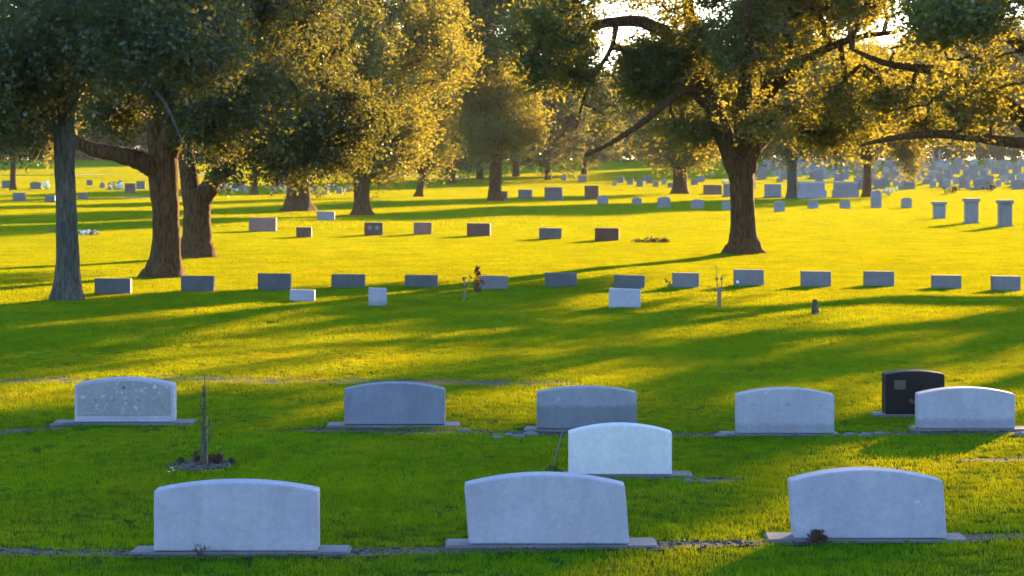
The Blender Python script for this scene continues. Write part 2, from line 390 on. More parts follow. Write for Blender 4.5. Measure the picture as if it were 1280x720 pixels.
# carved panels and rosettes on the carved headstone, gold marks on the black one
def rosette(parent, x, z, r, y, mat, name='rosette'):
    bm = bmesh.new()
    for k in range(7):
        a = k*2*math.pi/7; rr = r*0.5
        g = bmesh.ops.create_uvsphere(bm, u_segments=8, v_segments=5, radius=r*0.42, matrix=Matrix.Translation((x+math.cos(a)*rr, y, z+math.sin(a)*rr)) @ Matrix.Diagonal((1, 0.25, 1, 1)))
    bmesh.ops.create_uvsphere(bm, u_segments=8, v_segments=5, radius=r*0.35, matrix=Matrix.Translation((x, y-0.004, z)) @ Matrix.Diagonal((1, 0.35, 1, 1)))
    return bm_obj(name, bm, mat, parent, smooth=True)
root, w, h, hc, t = E
pf = arch_profile(w*0.93, h*0.95, hc*0.94, 0.085)
p = bm_obj('carved_panel', prism(pf, 0.012, 0.003, 1), M['granite_carved'], root, loc=(0, -t/2-0.002, 0))
for px_, zz, rr in ((-0.30, 0.27, 0.055), (-0.12, 0.28, 0.05), (0.0, 0.40, 0.032), (0.02, 0.26, 0.07), (0.16, 0.29, 0.05), (0.30, 0.27, 0.055)):
    rosette(root, px_*w, zz*h/0.45*0.9, rr*.75, -t/2-0.006, M['granite_dark'] if zz > 0.35 else M['granite_carved'])
root, w, h, hc, t = J
bm = bmesh.new()
for (a, b, c, dd) in ((-0.36, -0.16, 0.60, 0.80),): merge(bm, box_bm(a*w, b*w, -t/2-0.006, -t/2+0.004, c*h, dd*h, 0.002))
bm_obj('faded_plaque', bm, M['gold_leaf'], root)
bm = bmesh.new()
for k in range(6):
    u = k/5; merge(bm, box_bm((0.0+0.05*k-0.1)*w, (0.045+0.05*k-0.1)*w, -t/2-0.006, -t/2+0.004, (0.27+0.012*abs(k-2.5))*h, (0.35+0.02*abs(k-2.5))*h, 0.002))
bm_obj('gold_scroll', bm, M['gold_leaf'], root)
# worn carved flowers near the shoulders of the pale stones
root, w, h, hc, t = Hs
for x_, z_, r_ in ((-0.33, 0.80, 0.03), (0.02, 0.82, 0.034), (0.36, 0.78, 0.022)): rosette(root, x_*w, z_*hc, r_, -t/2-0.001, M['granite_spots'])

# third row across the lit lawn
row3 = 'row of low grey markers where the sunlit lawn meets the shade'
R3 = [(118, 163, 348, 369, 'granite_dark', 'low grey marker just right of the pale grey trunk'),
      (226, 267, 345, 366, 'granite_dark', 'low grey marker just right of the thick brown trunk'),
      (322, 363, 342, 364, 'granite_dark', 'low dark marker behind the little pale stone'),
      (414, 456, 343, 361, 'granite_dark', 'low grey marker behind and left of the square upright stone'),
      (506, 547, 344, 361, 'granite_dark', 'low grey marker between the square upright stone and the red flowers'),
      (600, 635, 345, 363, 'granite_mid', 'low grey marker with red flowers standing against its left end'),
      (681, 721, 341, 360, 'granite_dark', 'low grey marker between the red flowers and the overlapping pair of stones'),
      (768, 806, 344, 362, 'granite_dark', 'low grey marker behind the sunlit pale block'),
      (841, 874, 341, 361, 'granite_mid', 'low grey marker with a small brown pot at its left'),
      (918, 955, 337, 359, 'granite_mid', 'low grey marker just right of the lantern post, with a small pale flower'),
      (1002, 1039, 339, 360, 'granite_mid', 'first low marker right of the big spreading oak trunk'),
      (1081, 1118, 339, 359, 'granite_mid', 'second low marker right of the big spreading oak trunk'),
      (1166, 1202, 344, 362, 'granite_mid', 'low pale marker next to the last of the row on the right'),
      (1241, 1276, 345, 365, 'granite_mid', 'last low marker of the row at the right edge')]
for x0, x1, yt, yb, mt, lb in R3: headstone(x0, x1, yt, yt+0.4, yb, M[mt], lb, group=row3, arch=False, t=0.18, rz=R.uniform(-0.03, 0.03))
small = 'small stones standing just before the grey marker row'
headstone(362, 393, 362, 363, 378, M['granite'], 'little pale block in front of the dark marker', group=small, arch=False, t=0.2)
headstone(460, 483, 360, 361, 384, M['granite_foot'], 'square upright mottled stone nearer than the grey marker row', group=small, arch=False, t=0.2, rz=0.06)
headstone(762, 801, 361, 362, 386, M['granite'], 'pale block with sunlit edge in front of a grey marker', group=small, arch=False, t=0.25, rz=-0.1)
# fourth row, brown and pink granite in full sun
row4 = 'row of brown and pink stones in full sun'
R4 = [(311, 345, 272, 290, 'granite_pink', 'wide pink granite stone at the left of the sunlit row'),
      (370, 389, 284, 298, 'granite_brown', 'small brown stone next to the wide pink one'),
      (455, 478, 278, 295, 'granite_brown', 'brown stone with pale carved marks on its face'),
      (517, 539, 278, 294, 'granite_pink', 'brown stone with a bright vertical edge'),
      (584, 613, 279, 296, 'granite_brown', 'plain brown stone in the middle of the sunlit row'),
      (674, 702, 285, 300, 'granite_mid', 'grey brown stone second from the right in the sunlit row'),
      (744, 774, 285, 302, 'granite_brown', 'brown stone at the right end of the sunlit row')]
for x0, x1, yt, yb, mt, lb in R4:
    r_ = headstone(x0, x1, yt, yt+0.3, yb, M[mt], lb, group=row4, arch=False, t=0.3, slab=(x0-3, x1+3), slabh=0.03, rz=R.uniform(-0.08, 0.08))
    if 'carved' in lb:
        for sx in (-0.2, 0.2): rosette(r_[0], sx*r_[1], 0.6*r_[2], 0.08, -0.155, M['marble'])
headstone(396, 418, 264, 265, 277, M['marble'], 'small white stone in the shade band by the thick trunk', arch=False, t=0.3)
# far scattered stones
FAR = [(648, 665, 237, 249, 'granite_mid', 'low grey stone right of the leaning dark trunk'),
       (681, 703, 234, 252, 'granite_mid', 'large grey block monument in the far shade line, lit on its edge'),
       (731, 748, 232, 250, 'granite_brown', 'tall brown block monument beside small white stones'),
       (626, 634, 239, 251, 'granite_brown', 'tiny reddish stone next to the dark trunk'),
       (16, 30, 241, 252, 'granite_mid', 'small grey stone at the far left'),
       (56, 68, 244, 254, 'granite_mid', 'small grey stone just left of the pale grey trunk'),
       (98, 108, 241, 250, 'granite_mid', 'tiny grey stone just right of the pale grey trunk'),
       (156, 168, 229, 242, 'granite_brown', 'dark brown upright stone seen under the low limb'),
       (880, 902, 231, 244, 'granite_pink', 'pinkish slab stone left of the big oak trunk'),
       (905, 915, 230, 247, 'marble', 'narrow pale stone touching the left of the big oak trunk'),
       (956, 977, 230, 248, 'granite', 'grey block monument just right of the big oak trunk'),
       (998, 1031, 229, 249, 'granite', 'wide two tiered grey monument in the far plot'),
       (1043, 1072, 229, 248, 'granite', 'second wide grey monument in the far plot')]
for x0, x1, yt, yb, mt, lb in FAR:
    r_ = headstone(x0, x1, yt, yt+0.3, yb, M[mt], lb, arch=False, t=0.5, slab=(x0-2, x1+2), slabh=0.12, name='monument' if x1-x0 > 20 else 'headstone', cat='monument' if x1-x0 > 20 else 'headstone', rz=R.uniform(-0.1, 0.1))
    if 'two tiered' in lb or 'second wide' in lb:
        w_ = r_[1]; h_ = r_[2]
        bm_obj('cap_stone', box_bm(-w_*0.53, w_*0.53, -0.32, 0.32, h_*0.99, h_*1.12, 0.02), M['granite_pale'], r_[0])
        bm_obj('lower_tier', box_bm(-w_*0.56, w_*0.56, -0.36, 0.36, 0.02, h_*0.55, 0.02), M['granite'], r_[0])
whites = 'row of small white stones along the far path'
WH = [(747, 760, 244, 256, 'mottled white stone beside the tall brown block monument'), (790, 802, 247, 257, 'second small white stone of the path row from its left end'),
      (822, 838, 246, 261, 'slightly larger white stone third from the left of the path row'), (864, 880, 249, 262, 'white stone fourth from the left, before the pinkish slab'),
      (903, 917, 251, 264, 'white stone half hidden by the big oak trunk'), (968, 981, 251, 266, 'white stone just right of the big oak trunk'),
      (1010, 1023, 250, 262, 'white stone before the wide two tiered monument'), (1050, 1063, 250, 262, 'white stone before the second wide grey monument'),
      (1089, 1102, 238, 261, 'taller pale stone between two small white ones'), (1127, 1140, 247, 261, 'small white stone next left of the white pillars')]
for x0, x1, yt, yb, lb in WH: headstone(x0, x1, yt, yt+2, yb, M['marble'], lb, group=whites, t=0.2, rz=R.uniform(-0.1, 0.1))
def pillar(x0, x1, yt, yb, lb):
    c = G((x0+x1)/2, yb); d = c.y; w = (x1-x0)/F*d; h = (yb-yt)/F*d
    r_ = empty('pillar', (c.x, c.y, c.z), lb, 'pillar', 'white stone pillars by the path')
    bm_obj('shaft', box_bm(-w*0.42, w*0.42, -w*0.42, w*0.42, 0.10, h-0.14, 0.02), M['marble'], r_)
    bm_obj('plinth', box_bm(-w*0.5, w*0.5, -w*0.5, w*0.5, -0.05, 0.098, 0.02), M['marble'], r_)
    bm_obj('cap', box_bm(-w*0.53, w*0.53, -w*0.53, w*0.53, h-0.138, h, 0.03), M['marble'], r_)
pillar(1166, 1182, 252, 275, 'shortest white pillar, left of the path bend')
pillar(1205, 1223, 248, 280, 'middle white pillar at the left side of the sandy gap')
pillar(1247, 1265, 250, 284, 'white pillar at the right side of the sandy gap')

# the crowded far plot on the right: a few kinds of monument, copied
def proto_far():
    out = []
    def start(label): return empty('headstone', (0, 0, 0), label, 'headstone', 'pale stones crowded in the far right plot')
    r = start('pale rounded headstone among the crowd in the far right plot')
    bm_obj('tablet', prism(arch_profile(0.75, 0.95, 0.75, -0.05), 0.18, 0.02, 1), M['stone_far_pale'], r); out.append((r, 5))
    r = start('pale square headstone among the crowd in the far right plot')
    bm_obj('tablet', box_bm(-0.5, 0.5, -0.15, 0.15, 0.15, 0.95, 0.02), M['stone_far'], r); bm_obj('base', box_bm(-0.62, 0.62, -0.25, 0.25, -0.05, 0.148, 0.02), M['stone_far'], r); out.append((r, 5))
    r = start('pale cross among the crowd in the far right plot')
    bm = box_bm(-0.09, 0.09, -0.08, 0.08, 0.3, 1.5, 0.015); merge(bm, box_bm(-0.38, 0.38, -0.078, 0.078, 1.0, 1.18, 0.015)); bm_obj('cross', bm, M['stone_far_pale'], r)
    bm_obj('base', box_bm(-0.3, 0.3, -0.25, 0.25, -0.05, 0.298, 0.02), M['stone_far'], r); out.append((r, 2))
    r = start('pale obelisk among the crowd in the far right plot')
    bm = bmesh.new(); bmesh.ops.create_cone(bm, cap_ends=True, segments=4, radius1=0.30, radius2=0.18, depth=1.5, matrix=Matrix.Translation((0, 0, 1.1)) @ Matrix.Rotation(math.pi/4, 4, 'Z'))
    bmesh.ops.create_cone(bm, cap_ends=True, segments=4, radius1=0.179, radius2=0.01, depth=0.2, matrix=Matrix.Translation((0, 0, 1.95)) @ Matrix.Rotation(math.pi/4, 4, 'Z')); bm_obj('shaft', bm, M['stone_far'], r)
    bm_obj('base', box_bm(-0.35, 0.35, -0.35, 0.35, -0.05, 0.348, 0.02), M['stone_far'], r); out.append((r, 1))
    r = start('wide pale headstone among the crowd in the far right plot')
    bm_obj('tablet', prism(arch_profile(1.5, 1.0, 0.85, 0.2), 0.28, 0.02, 1), M['stone_far'], r); bm_obj('base', box_bm(-0.95, 0.95, -0.3, 0.3, -0.05, 0.198, 0.02), M['stone_far'], r); out.append((r, 3))
    return out
protos = proto_far(); KW = {p.name: p['label'].split(' among')[0] for p, k in protos}
kinds = [p for p, k in protos for _ in range(k)]; used = set(); nfar = 0
for y in [171, 178, 186, 194, 203, 212, 222, 232, 243, 254, 266, 279]:
    x = 0.115*y if y > 190 else 0.17*y
    while x < 0.262*y:
        pr = R.choice(kinds)
        xx = x+R.uniform(-0.3, 0.3); yy = y+R.uniform(-1.5, 1.5)
        o = pr if pr.name not in used else copy_tree(pr)
        used.add(pr.name); px_ = xx/yy*F+640
        o['label'] = KW[pr.name]+(', foremost row' if y < 175 else ', second row' if y < 183 else ', front rows' if y < 200 else ', middle rows' if y < 225 else ', back rows' if y < 250 else ', rearmost rows')+' of crowded plot, '+('right of big oak' if px_ < 1020 else 'by the slim oaks' if px_ < 1075 else 'left of the pillars' if px_ < 1150 else 'behind the pillars' if px_ < 1235 else 'at right edge')
        o.location = (xx, yy, gz(xx, yy)); o.rotation_euler = (R.uniform(-0.02, 0.02), R.uniform(-0.03, 0.03), R.uniform(-0.15, 0.15))
        s = R.uniform(0.65, 1.0); o.scale = (s, s, s); x += R.uniform(1.1, 2.6); nfar += 1
# sparse far graves left and centre, with flowers
spx = [(8, 236), (45, 237), (74, 236), (112, 232), (128, 236), (143, 238), (150, 233), (176, 237), (272, 240), (281, 234), (291, 239), (300, 236), (306, 242), (333, 237), (341, 241), (350, 236), (394, 240), (402, 244),
       (412, 238), (424, 243), (434, 240), (705, 226), (728, 228), (768, 233), (776, 229), (788, 231), (800, 234), (812, 230), (820, 234), (830, 231), (838, 235), (808, 226), (868, 232), (890, 222), (876, 228), (940, 236)]
for i, (a, b) in enumerate(spx):
    c = G(a, b); pr = protos[R.choice([0, 0, 1, 1, 4])][0]; o = copy_tree(pr)
    o.location = c; s = R.uniform(0.45, 0.75); o.scale = (s, s, s); o.rotation_euler = (0, 0, R.uniform(-0.2, 0.2))
    MW = {0: 'tiny rounded stone', 1: 'tiny square stone', 4: 'tiny wide stone'}[[p for p, _ in protos].index(pr)]
    if a < 500: o['label'] = MW+' by the far road, '+('left of the pale grey trunk' if a < 80 else 'seen under the low heavy limb' if a < 190 else 'left of the thin trunk' if a < 315 else 'left of the stout flared trunk' if a < 370 else 'right of the stout flared trunk'); o['group'] = 'tiny far stones seen between the left trunks'
    else: o['label'] = MW+' on the distant lawn, '+('above the tall brown block' if a < 760 else 'left of the squat dark trunk' if a < 845 else 'between squat trunk and big oak' if a < 925 else 'just right of the big oak'); o['group'] = 'tiny far stones left of the big oak'
def flower_cluster(c, s, mats, label, n=14):
    r = empty('flower_bouquet', c, label, 'flowers', 'bouquets on the far graves')
    for mi, mt in enumerate(mats):
        bm = bmesh.new()
        for k in range(n):
            p = Vector((R.gauss(0, s*0.4), R.gauss(0, s*0.3), abs(R.gauss(s*0.6, s*0.25))))
            bmesh.ops.create_icosphere(bm, subdivisions=1, radius=s*R.uniform(0.10, 0.2), matrix=Matrix.Translation(p))
        bm_obj('blossoms', bm, mt, r)
    tb = Tube()
    for k in range(5): tb.add([(0, 0, -0.02), (R.uniform(-.3, .3)*s, 0, s*0.3), (R.uniform(-.5, .5)*s, R.uniform(-.2, .2)*s, s*0.6)], [0.02, 0.015, 0.01], 4)
    mo('stems', tb.mesh('stems', M['grass']), r)
for a, b, mm in ((58, 238, ['white_flower']), (148, 240, ['yellow_flower', 'white_flower']), (285, 243, ['white_flower']), (400, 246, ['yellow_flower']), (355, 243, ['white_flower', 'yellow_flower']),
                 (1110, 246, ['white_flower']), (1190, 243, ['yellow_flower', 'red_flower']), (1238, 240, ['red_flower']), (912, 236, ['white_flower', 'yellow_flower'])):
    flower_cluster(G(a, b), 0.7, [M[q] for q in mm], {1: 'far bouquet of %s blossoms ' % mm[0].split('_')[0], 2: 'far bouquet of mixed %s and %s blossoms ' % (mm[0].split('_')[0], mm[-1].split('_')[0])}[len(mm)] + ('between the left trunks' if a < 500 else 'in the crowded right plot' if a > 1000 else 'beside the big oak trunk'))

# ------------------------------------------------------------------ trees
def leaf_mesh(name, centres, rad, per, size, mat, rng, flat=0.65):
    """leaf-shaped faces scattered through the clumps; each leaf a bent diamond"""
    C = np.repeat(np.asarray(centres, dtype=np.float64), per, 0); n = len(C)
    rr = np.repeat(np.asarray(rad, dtype=np.float64), per)
    d = rng.normal(size=(n, 3)); d /= np.linalg.norm(d, axis=1)[:, None]
    d *= (rng.random(n)**0.42)[:, None]; d[:, 2] *= flat
    # every clump stretched its own way, small sprigs inside it
    st = np.repeat(rng.uniform(0.55, 1.55, (len(centres), 3)), per, 0); d = d*st
    sp = rng.normal(size=(n//9+1, 3))*0.55; sp = np.repeat(sp, 9, 0)[:n]
    c = C + (d*0.45+sp*0.75)*rr[:, None]
    a = rng.normal(size=(n, 3)); a[:, 2] *= 0.7; a /= np.linalg.norm(a, axis=1)[:, None]
    b = rng.normal(size=(n, 3)); b -= a*(a*b).sum(1)[:, None]; b /= np.linalg.norm(b, axis=1)[:, None]
    nn = np.cross(a, b); s = size*rng.uniform(0.6, 1.35, n)[:, None]
    v0 = c-a*s*0.5; v1 = c+b*s*0.30+nn*s*0.08; v2 = c+a*s*0.5; v3 = c-b*s*0.30+nn*s*0.08
    v = np.stack([v0, v1, v2, v3], 1).reshape(-1, 3); f = np.arange(n*4).reshape(-1, 4)
    return fast_mesh(name, v, f, mat)

# lawn patches kept sunny by leaving leaf clumps out of the crowns: (px, py, half width, half height, slope)
SUNNY = [(880, 396, 230, 8, -.05), (690, 420, 280, 9, -.07), (600, 450, 280, 9, -.08), (250, 436, 160, 5, -.08), (560, 478, 110, 6, -.05), (130, 507, 230, 17, -.04), (350, 497, 180, 11, -.06),
         (1215, 476, 95, 8, -.03), (1120, 402, 110, 6, -.08), (1060, 582, 250, 13, -.13), (680, 520, 120, 5, -.05), (925, 645, 90, 10, -.15), (150, 668, 75, 8, -.10), (820, 702, 230, 7, -.05), (1215, 640, 70, 12, -.1), (270, 408, 170, 4, -.08), (1230, 596, 60, 6, -.1)]
def sunlit_spot(p, grow=0.29):
    k = max(p.z, 0)/math.tan(SUN_EL)
    gx, gy = p.x-k*math.sin(SUN_AZ), p.y-k*math.cos(SUN_AZ)
    if gy < 8: return False
    a, b = gx/gy*F+640, HOR+H/gy*F
    grow = grow*1.45 if 18 < gy < 25 else grow*.55 if gy < 18 else grow
    eh, ew = grow/math.tan(SUN_EL)*(b-HOR)**2/(F*H), grow*1.2/gy*F
    return any(((a-cx)/(hw+ew))**2+((b-cy-sl*(a-cx))/(hh+eh))**2 < 1 for cx, cy, hw, hh, sl in SUNNY)
def above(px, py, y):
    g = G(px, py); k = (y-g.y)/math.cos(SUN_AZ); return Vector((g.x+k*math.sin(SUN_AZ), y, k*math.tan(SUN_EL)))
def make_tree(base, trunk, limbs, crown, label, name='oak_tree', group=None, nclump=260, per=110, leaf=0.10, clump_r=0.55, mat='leaf', bark='bark', seed=1, gap=0.0, extra=None, topgap=None, cat='tree', flare=1.6, keep=None):
    """trunk, limbs: lists of (points, radii) in world space; crown: ellipsoids (centre, radii, weight)"""
    rng = np.random.default_rng(seed); rd = random.Random(seed)
    base = Vector(base); root = empty(name, base, label, cat, group)
    L = lambda p: Vector(p)-base
    nodes = []                                  # attachable skeleton points
    def flute(i, an, p):
        hh = max(p.z, 0); fl = math.exp(-hh/0.26)
        return 1+(flare-1)*fl*(0.75+0.45*math.cos(3*an+seed)+0.25*math.cos(5*an+2*seed))+0.05*math.sin(4*an+p.z*1.3+seed)+0.03*math.sin(9*an+p.z*2.1)
    tb = Tube()
    for k, (pts, rad) in enumerate(trunk):
        pp, rr = smooth_path([L(p) for p in pts], rad, 7)
        if k == 0: pp[0].z -= 0.15
        for i in range(1, len(pp)): pp[i] += Vector((rd.gauss(0, 1), rd.gauss(0, 1), 0))*rr[i]*0.02
        tb.add(pp, rr, 20, flute); nodes += [(p, r) for p, r in zip(pp, rr) if p.z > pp[-1].z*0.55]
    mo('trunk', tb.mesh('trunk', M[bark]), root)
    for pts, rad in limbs:
        pp, rr = smooth_path([L(p) for p in pts], rad, 6)
        for i in range(2, len(pp)): pp[i] += Vector((rd.gauss(0, 1), rd.gauss(0, 1), rd.gauss(0, 1)))*rr[i]*0.07
        lt = Tube(); lt.add(pp, rr, 10); mo('limb', lt.mesh('limb', M[bark]), root)
        nodes += [(p, r) for p, r in zip(pp, rr)][2:]
    # clumps
    w = np.array([c[2] for c in crown], dtype=float); w /= w.sum(); cl = []; tries = 0
    while len(cl) < nclump and tries < nclump*40:
        tries += 1
        c, r, _ = crown[rng.choice(len(crown), p=w)]
        d = rng.normal(size=3); d /= np.linalg.norm(d); q = rng.random()**0.38
        p = Vector((c[0]+d[0]*r[0]*q, c[1]+d[1]*r[1]*q, c[2]+d[2]*r[2]*q))
        if keep and not keep(p): continue
        if mnoise.noise(p*0.42+Vector((seed*3.1, 0, 0))) < gap-0.12: continue
        if topgap is not None:  # crown gaps lined up with the sun to shape streaks of light
            u_ = p.x*math.cos(SUN_AZ)-p.y*math.sin(SUN_AZ); v_ = p.z-(p.x*math.sin(SUN_AZ)+p.y*math.cos(SUN_AZ))*math.tan(SUN_EL)
            if mnoise.noise(Vector((u_*1.0, v_*1.9, seed*2.3))) < topgap-0.14: continue
            if sunlit_spot(p) and rd.random() < (0.96 if p.z > H+0.075*p.y or p.x < 8 else 0.93): continue  # clump left out where it would shade a chosen sunny patch
        if p.z < base.z+1.6: continue
        cl.append(p-base)
    if extra: cl += [L(p) for p in extra]
    # a thin branch carries every clump: join the nearest point already on the tree
    NP = [p.copy() for p, r in nodes]; par = [-1]*len(NP); path = {}
    arr = np.array([tuple(p) for p in NP]); order = sorted(cl, key=lambda p: min((p-q).length for q in NP[::3]))
    buf = np.zeros((len(NP)+len(cl), 3)); buf[:len(NP)] = arr; n = len(NP); cnt = np.zeros(len(buf)); parent = -np.ones(len(buf), int)
    tc = Vector((0, 0, 0))
    for p in order:
        dd = np.linalg.norm(buf[:n]-np.array(tuple(p)), axis=1); i = int(dd.argmin())
        buf[n] = tuple(p); parent[n] = i; n += 1
    for k in range(n-1, len(NP)-1, -1):
        cnt[k] += 1; j = parent[k]
        if j >= 0: cnt[j] += cnt[k]
    bt = Tube()
    for k in range(len(NP), n):
        a = Vector(buf[parent[k]]); b = Vector(buf[k]); l = (b-a).length
        r1 = 0.012+0.011*math.sqrt(cnt[k]); r0 = r1*1.25
        m1 = a.lerp(b, 0.35)+Vector((rd.gauss(0, .07), rd.gauss(0, .07), rd.gauss(0.04, .05)))*l
        m2 = a.lerp(b, 0.7)+Vector((rd.gauss(0, .06), rd.gauss(0, .06), rd.gauss(0.05, .05)))*l
        bt.add([a, m1, m2, b], [r0, r0*0.9, r1, r1*0.7], 5)
    mo('branches', bt.mesh('branches', M[bark]), root)['kind'] = 'stuff'
    rad = [clump_r*rd.uniform(0.6, 1.3) for _ in cl]
    mo('crown', leaf_mesh('crown', [tuple(p) for p in cl], rad, per, leaf, M[mat], rng), root)
    return root

def seen(d, px0, px1, py0, py1):  # ellipsoid helper from picture extents at distance d
    a = P((px0+px1)/2, (py0+py1)/2, d); return a, abs(px1-px0)/2/F*d, abs(py1-py0)/2/F*d
def blob(px0, px1, py0, py1, d, depth, w=1.0):
    a, rx, rz = seen(d, px0, px1, py0, py1); return (tuple(a), (rx, depth, rz), w)

# the big spreading oak right of centre
B = G(930, 318); D = B.y
def Q(px, py, dd=0): return P(px, py, D+dd)
def screen(p): return (p.x/p.y*F+640, HOR-(p.z-H)/p.y*F)
def open_to(*holes):
    """crown gaps as seen in the photograph: (px, py, half width, half height)"""
    def k(p):
        a, b = screen(p)
        return all(((a-hx)/hw)**2+((b-hy)/hh)**2 > 1 for hx, hy, hw, hh in holes)
    return k
GAPS = open_to((780, 22, 42, 24), (760, 50, 30, 14), (752, 80, 14, 26), (795, 128, 30, 14), (815, 185, 50, 18))
make_tree(B, [([B, Q(929, 290), Q(928, 250), Q(926, 205)], [0.37, 0.325, 0.30, 0.345])],
  [([Q(922, 212), Q(905, 170), Q(886, 120, .3), Q(868, 85, .6), Q(835, 45, .8), Q(795, 27, .6), Q(740, 32, .2), Q(690, 48, -.4), Q(655, 70, -.8)], [0.29, 0.26, 0.23, 0.20, 0.18, 0.15, 0.12, 0.09, 0.05]),
   ([Q(932, 212), Q(946, 160, .2), Q(962, 105, .5), Q(985, 40, 1), Q(1010, -40, 1.4), Q(1040, -140, 2)], [0.28, 0.24, 0.20, 0.17, 0.13, 0.07]),
   ([Q(895, 142, .2), Q(862, 112, -.5), Q(838, 125, -1.2), Q(810, 148, -1.8), Q(770, 175, -2.2), Q(730, 195, -2.5)], [0.16, 0.12, 0.10, 0.08, 0.06, 0.03]),
   ([Q(868, 85, .6), Q(862, 20, 1.2), Q(850, -60, 1.8), Q(820, -150, 2)], [0.18, 0.16, 0.12, 0.06]),
   ([Q(957, 120, .5), Q(1000, 80, -1), Q(1060, 50, -2), Q(1120, 40, -2.5)], [0.17, 0.13, 0.09, 0.05]),
   ([Q(925, 190), Q(930, 120, -2), Q(935, 40, -4), Q(930, -40, -5)], [0.22, 0.18, 0.12, 0.06]),
   ([Q(940, 190), Q(985, 140, 2), Q(1040, 110, 4), Q(1110, 100, 5)], [0.2, 0.15, 0.1, 0.05]),
   ([Q(770, 28, .4), Q(764, 60, 0), Q(735, 110, -.3), Q(720, 160, -.6)], [0.08, 0.06, 0.04, 0.02])],
  [blob(850, 1180, -300, 60, D-1, 6.5, 4.5), blob(620, 920, -320, -30, D, 5.5, 3.4), blob(895, 1010, 0, 165, D-2.5, 2.6, 1.3), blob(830, 905, -30, 115, D+1, 2, 1.2), blob(782, 858, 58, 108, D, 1.2, .35), blob(990, 1150, 20, 178, D-.5, 3.5, 1.8), blob(960, 1110, 120, 190, D+2, 2.5, .4),
   blob(860, 960, 10, 150, D+3, 2.5, 0.8), blob(625, 745, -20, 130, D-1, 2.4, 1.9), blob(690, 760, 120, 175, D-1, 1.2, 0.3), blob(765, 880, 50, 130, D+1, 1.8, 0.8), blob(700, 870, -80, 20, D, 3, 1.0), blob(920, 1080, -40, 60, D+1, 3, 1.2), blob(800, 900, 150, 180, D+.5, 1.5, 0.2)],
  'big spreading oak with one massive forked brown trunk in the sunlit lawn', nclump=1350, per=170, leaf=0.10, clump_r=0.58, seed=4, topgap=0.0, keep=GAPS)

# the oak beyond the right edge whose limbs reach into the picture
B = Vector((19.5, 47, 0)); B.z = gz(B.x, B.y); D = B.y
SHADE = []  # unseen leaf clumps added to this crown to shade the near lawn
rs = random.Random(3)
for cx, cy, hw, hh, n_ in ((230, 610, 330, 42, 120), (600, 640, 260, 30, 90), (560, 560, 300, 16, 60), (900, 540, 330, 20, 60), (1130, 650, 120, 25, 25)):
    for _ in range(n_):
        p = above(cx+rs.uniform(-hw, hw), cy+rs.uniform(-hh, hh), rs.uniform(41.5, 53))
        if 12.5 < p.x < 27 and rs.random() < .8 and p.z > 4.6+0 and p.z < 10.6 and not sunlit_spot(p, 0.4) and (p.x/p.y*F+640 > 1300 or p.z > 6.7): SHADE.append(p)

make_tree(B, [([B, B+Vector((-.1, 0, 1.2)), B+Vector((-.3, 0, 2.8))], [0.55, 0.47, 0.50])],
  [([B+Vector((-.3, 0, 2.6)), B+Vector((-3, 0, 2.5)), Q(1345, 188), Q(1270, 178), Q(1180, 168, -.3), Q(1120, 172, -.6), Q(1075, 182, -1)], [0.34, 0.24, 0.16, 0.125, 0.10, 0.07, 0.03]),
   ([B+Vector((-.3, 0, 2.7)), B+Vector((-3, 1, 3.0)), Q(1330, 178, 1), Q(1270, 140, 1), Q(1225, 108, 1), Q(1170, 88, 1), Q(1110, 80, 1), Q(1065, 62, 1)], [0.34, 0.28, 0.22, 0.19, 0.16, 0.12, 0.08, 0.04]),
   ([B+Vector((-1.5, .5, 3.1)), Q(1400, 120, 0), Q(1300, 70, -.5), Q(1240, 30, -.5), Q(1180, -30, -1)], [0.26, 0.2, 0.15, 0.12, 0.06]),
   ([B+Vector((-.2, 0, 2.6)), B+Vector((.5, -1, 5)), B+Vector((1, -1.5, 8))], [0.4, 0.28, 0.1]),
   ([B+Vector((-.2, 0, 2.6)), B+Vector((-3, -3, 4.6)), B+Vector((-5.5, -5, 6.5))], [0.3, 0.2, 0.08]),
   ([B+Vector((-.2, 0, 2.6)), B+Vector((2.5, 2, 4.6)), B+Vector((5.0, 4, 6.0))], [0.3, 0.2, 0.08])],
  [blob(1090, 1420, -250, 50, D, 4.5, 2.6), blob(1120, 1280, 85, 170, D+.5, 2.5, 1.9), blob(1220, 1400, 20, 160, D, 3, 1.7), blob(1060, 1260, -60, 70, D+1, 3, 2.2), blob(1120, 1300, -30, 90, D+2.5, 1.5, 1.0), blob(1130, 1280, -10, 80, D-4, 1.5, .9), ((B.x, B.y, 7.5), (7.5, 6.5, 3.4), 4.5), ((B.x-.5, B.y+1, 4.4), (6.5, 5.5, 1.5), 3.2)],
  'oak at the right edge whose long dark limbs reach in from the side', nclump=1300, per=170, leaf=0.11, clump_r=0.6, seed=9, gap=0.0, topgap=0.0, extra=SHADE,
  keep=open_to((1195, 45, 10, 14), (1272, 45, 10, 18)))

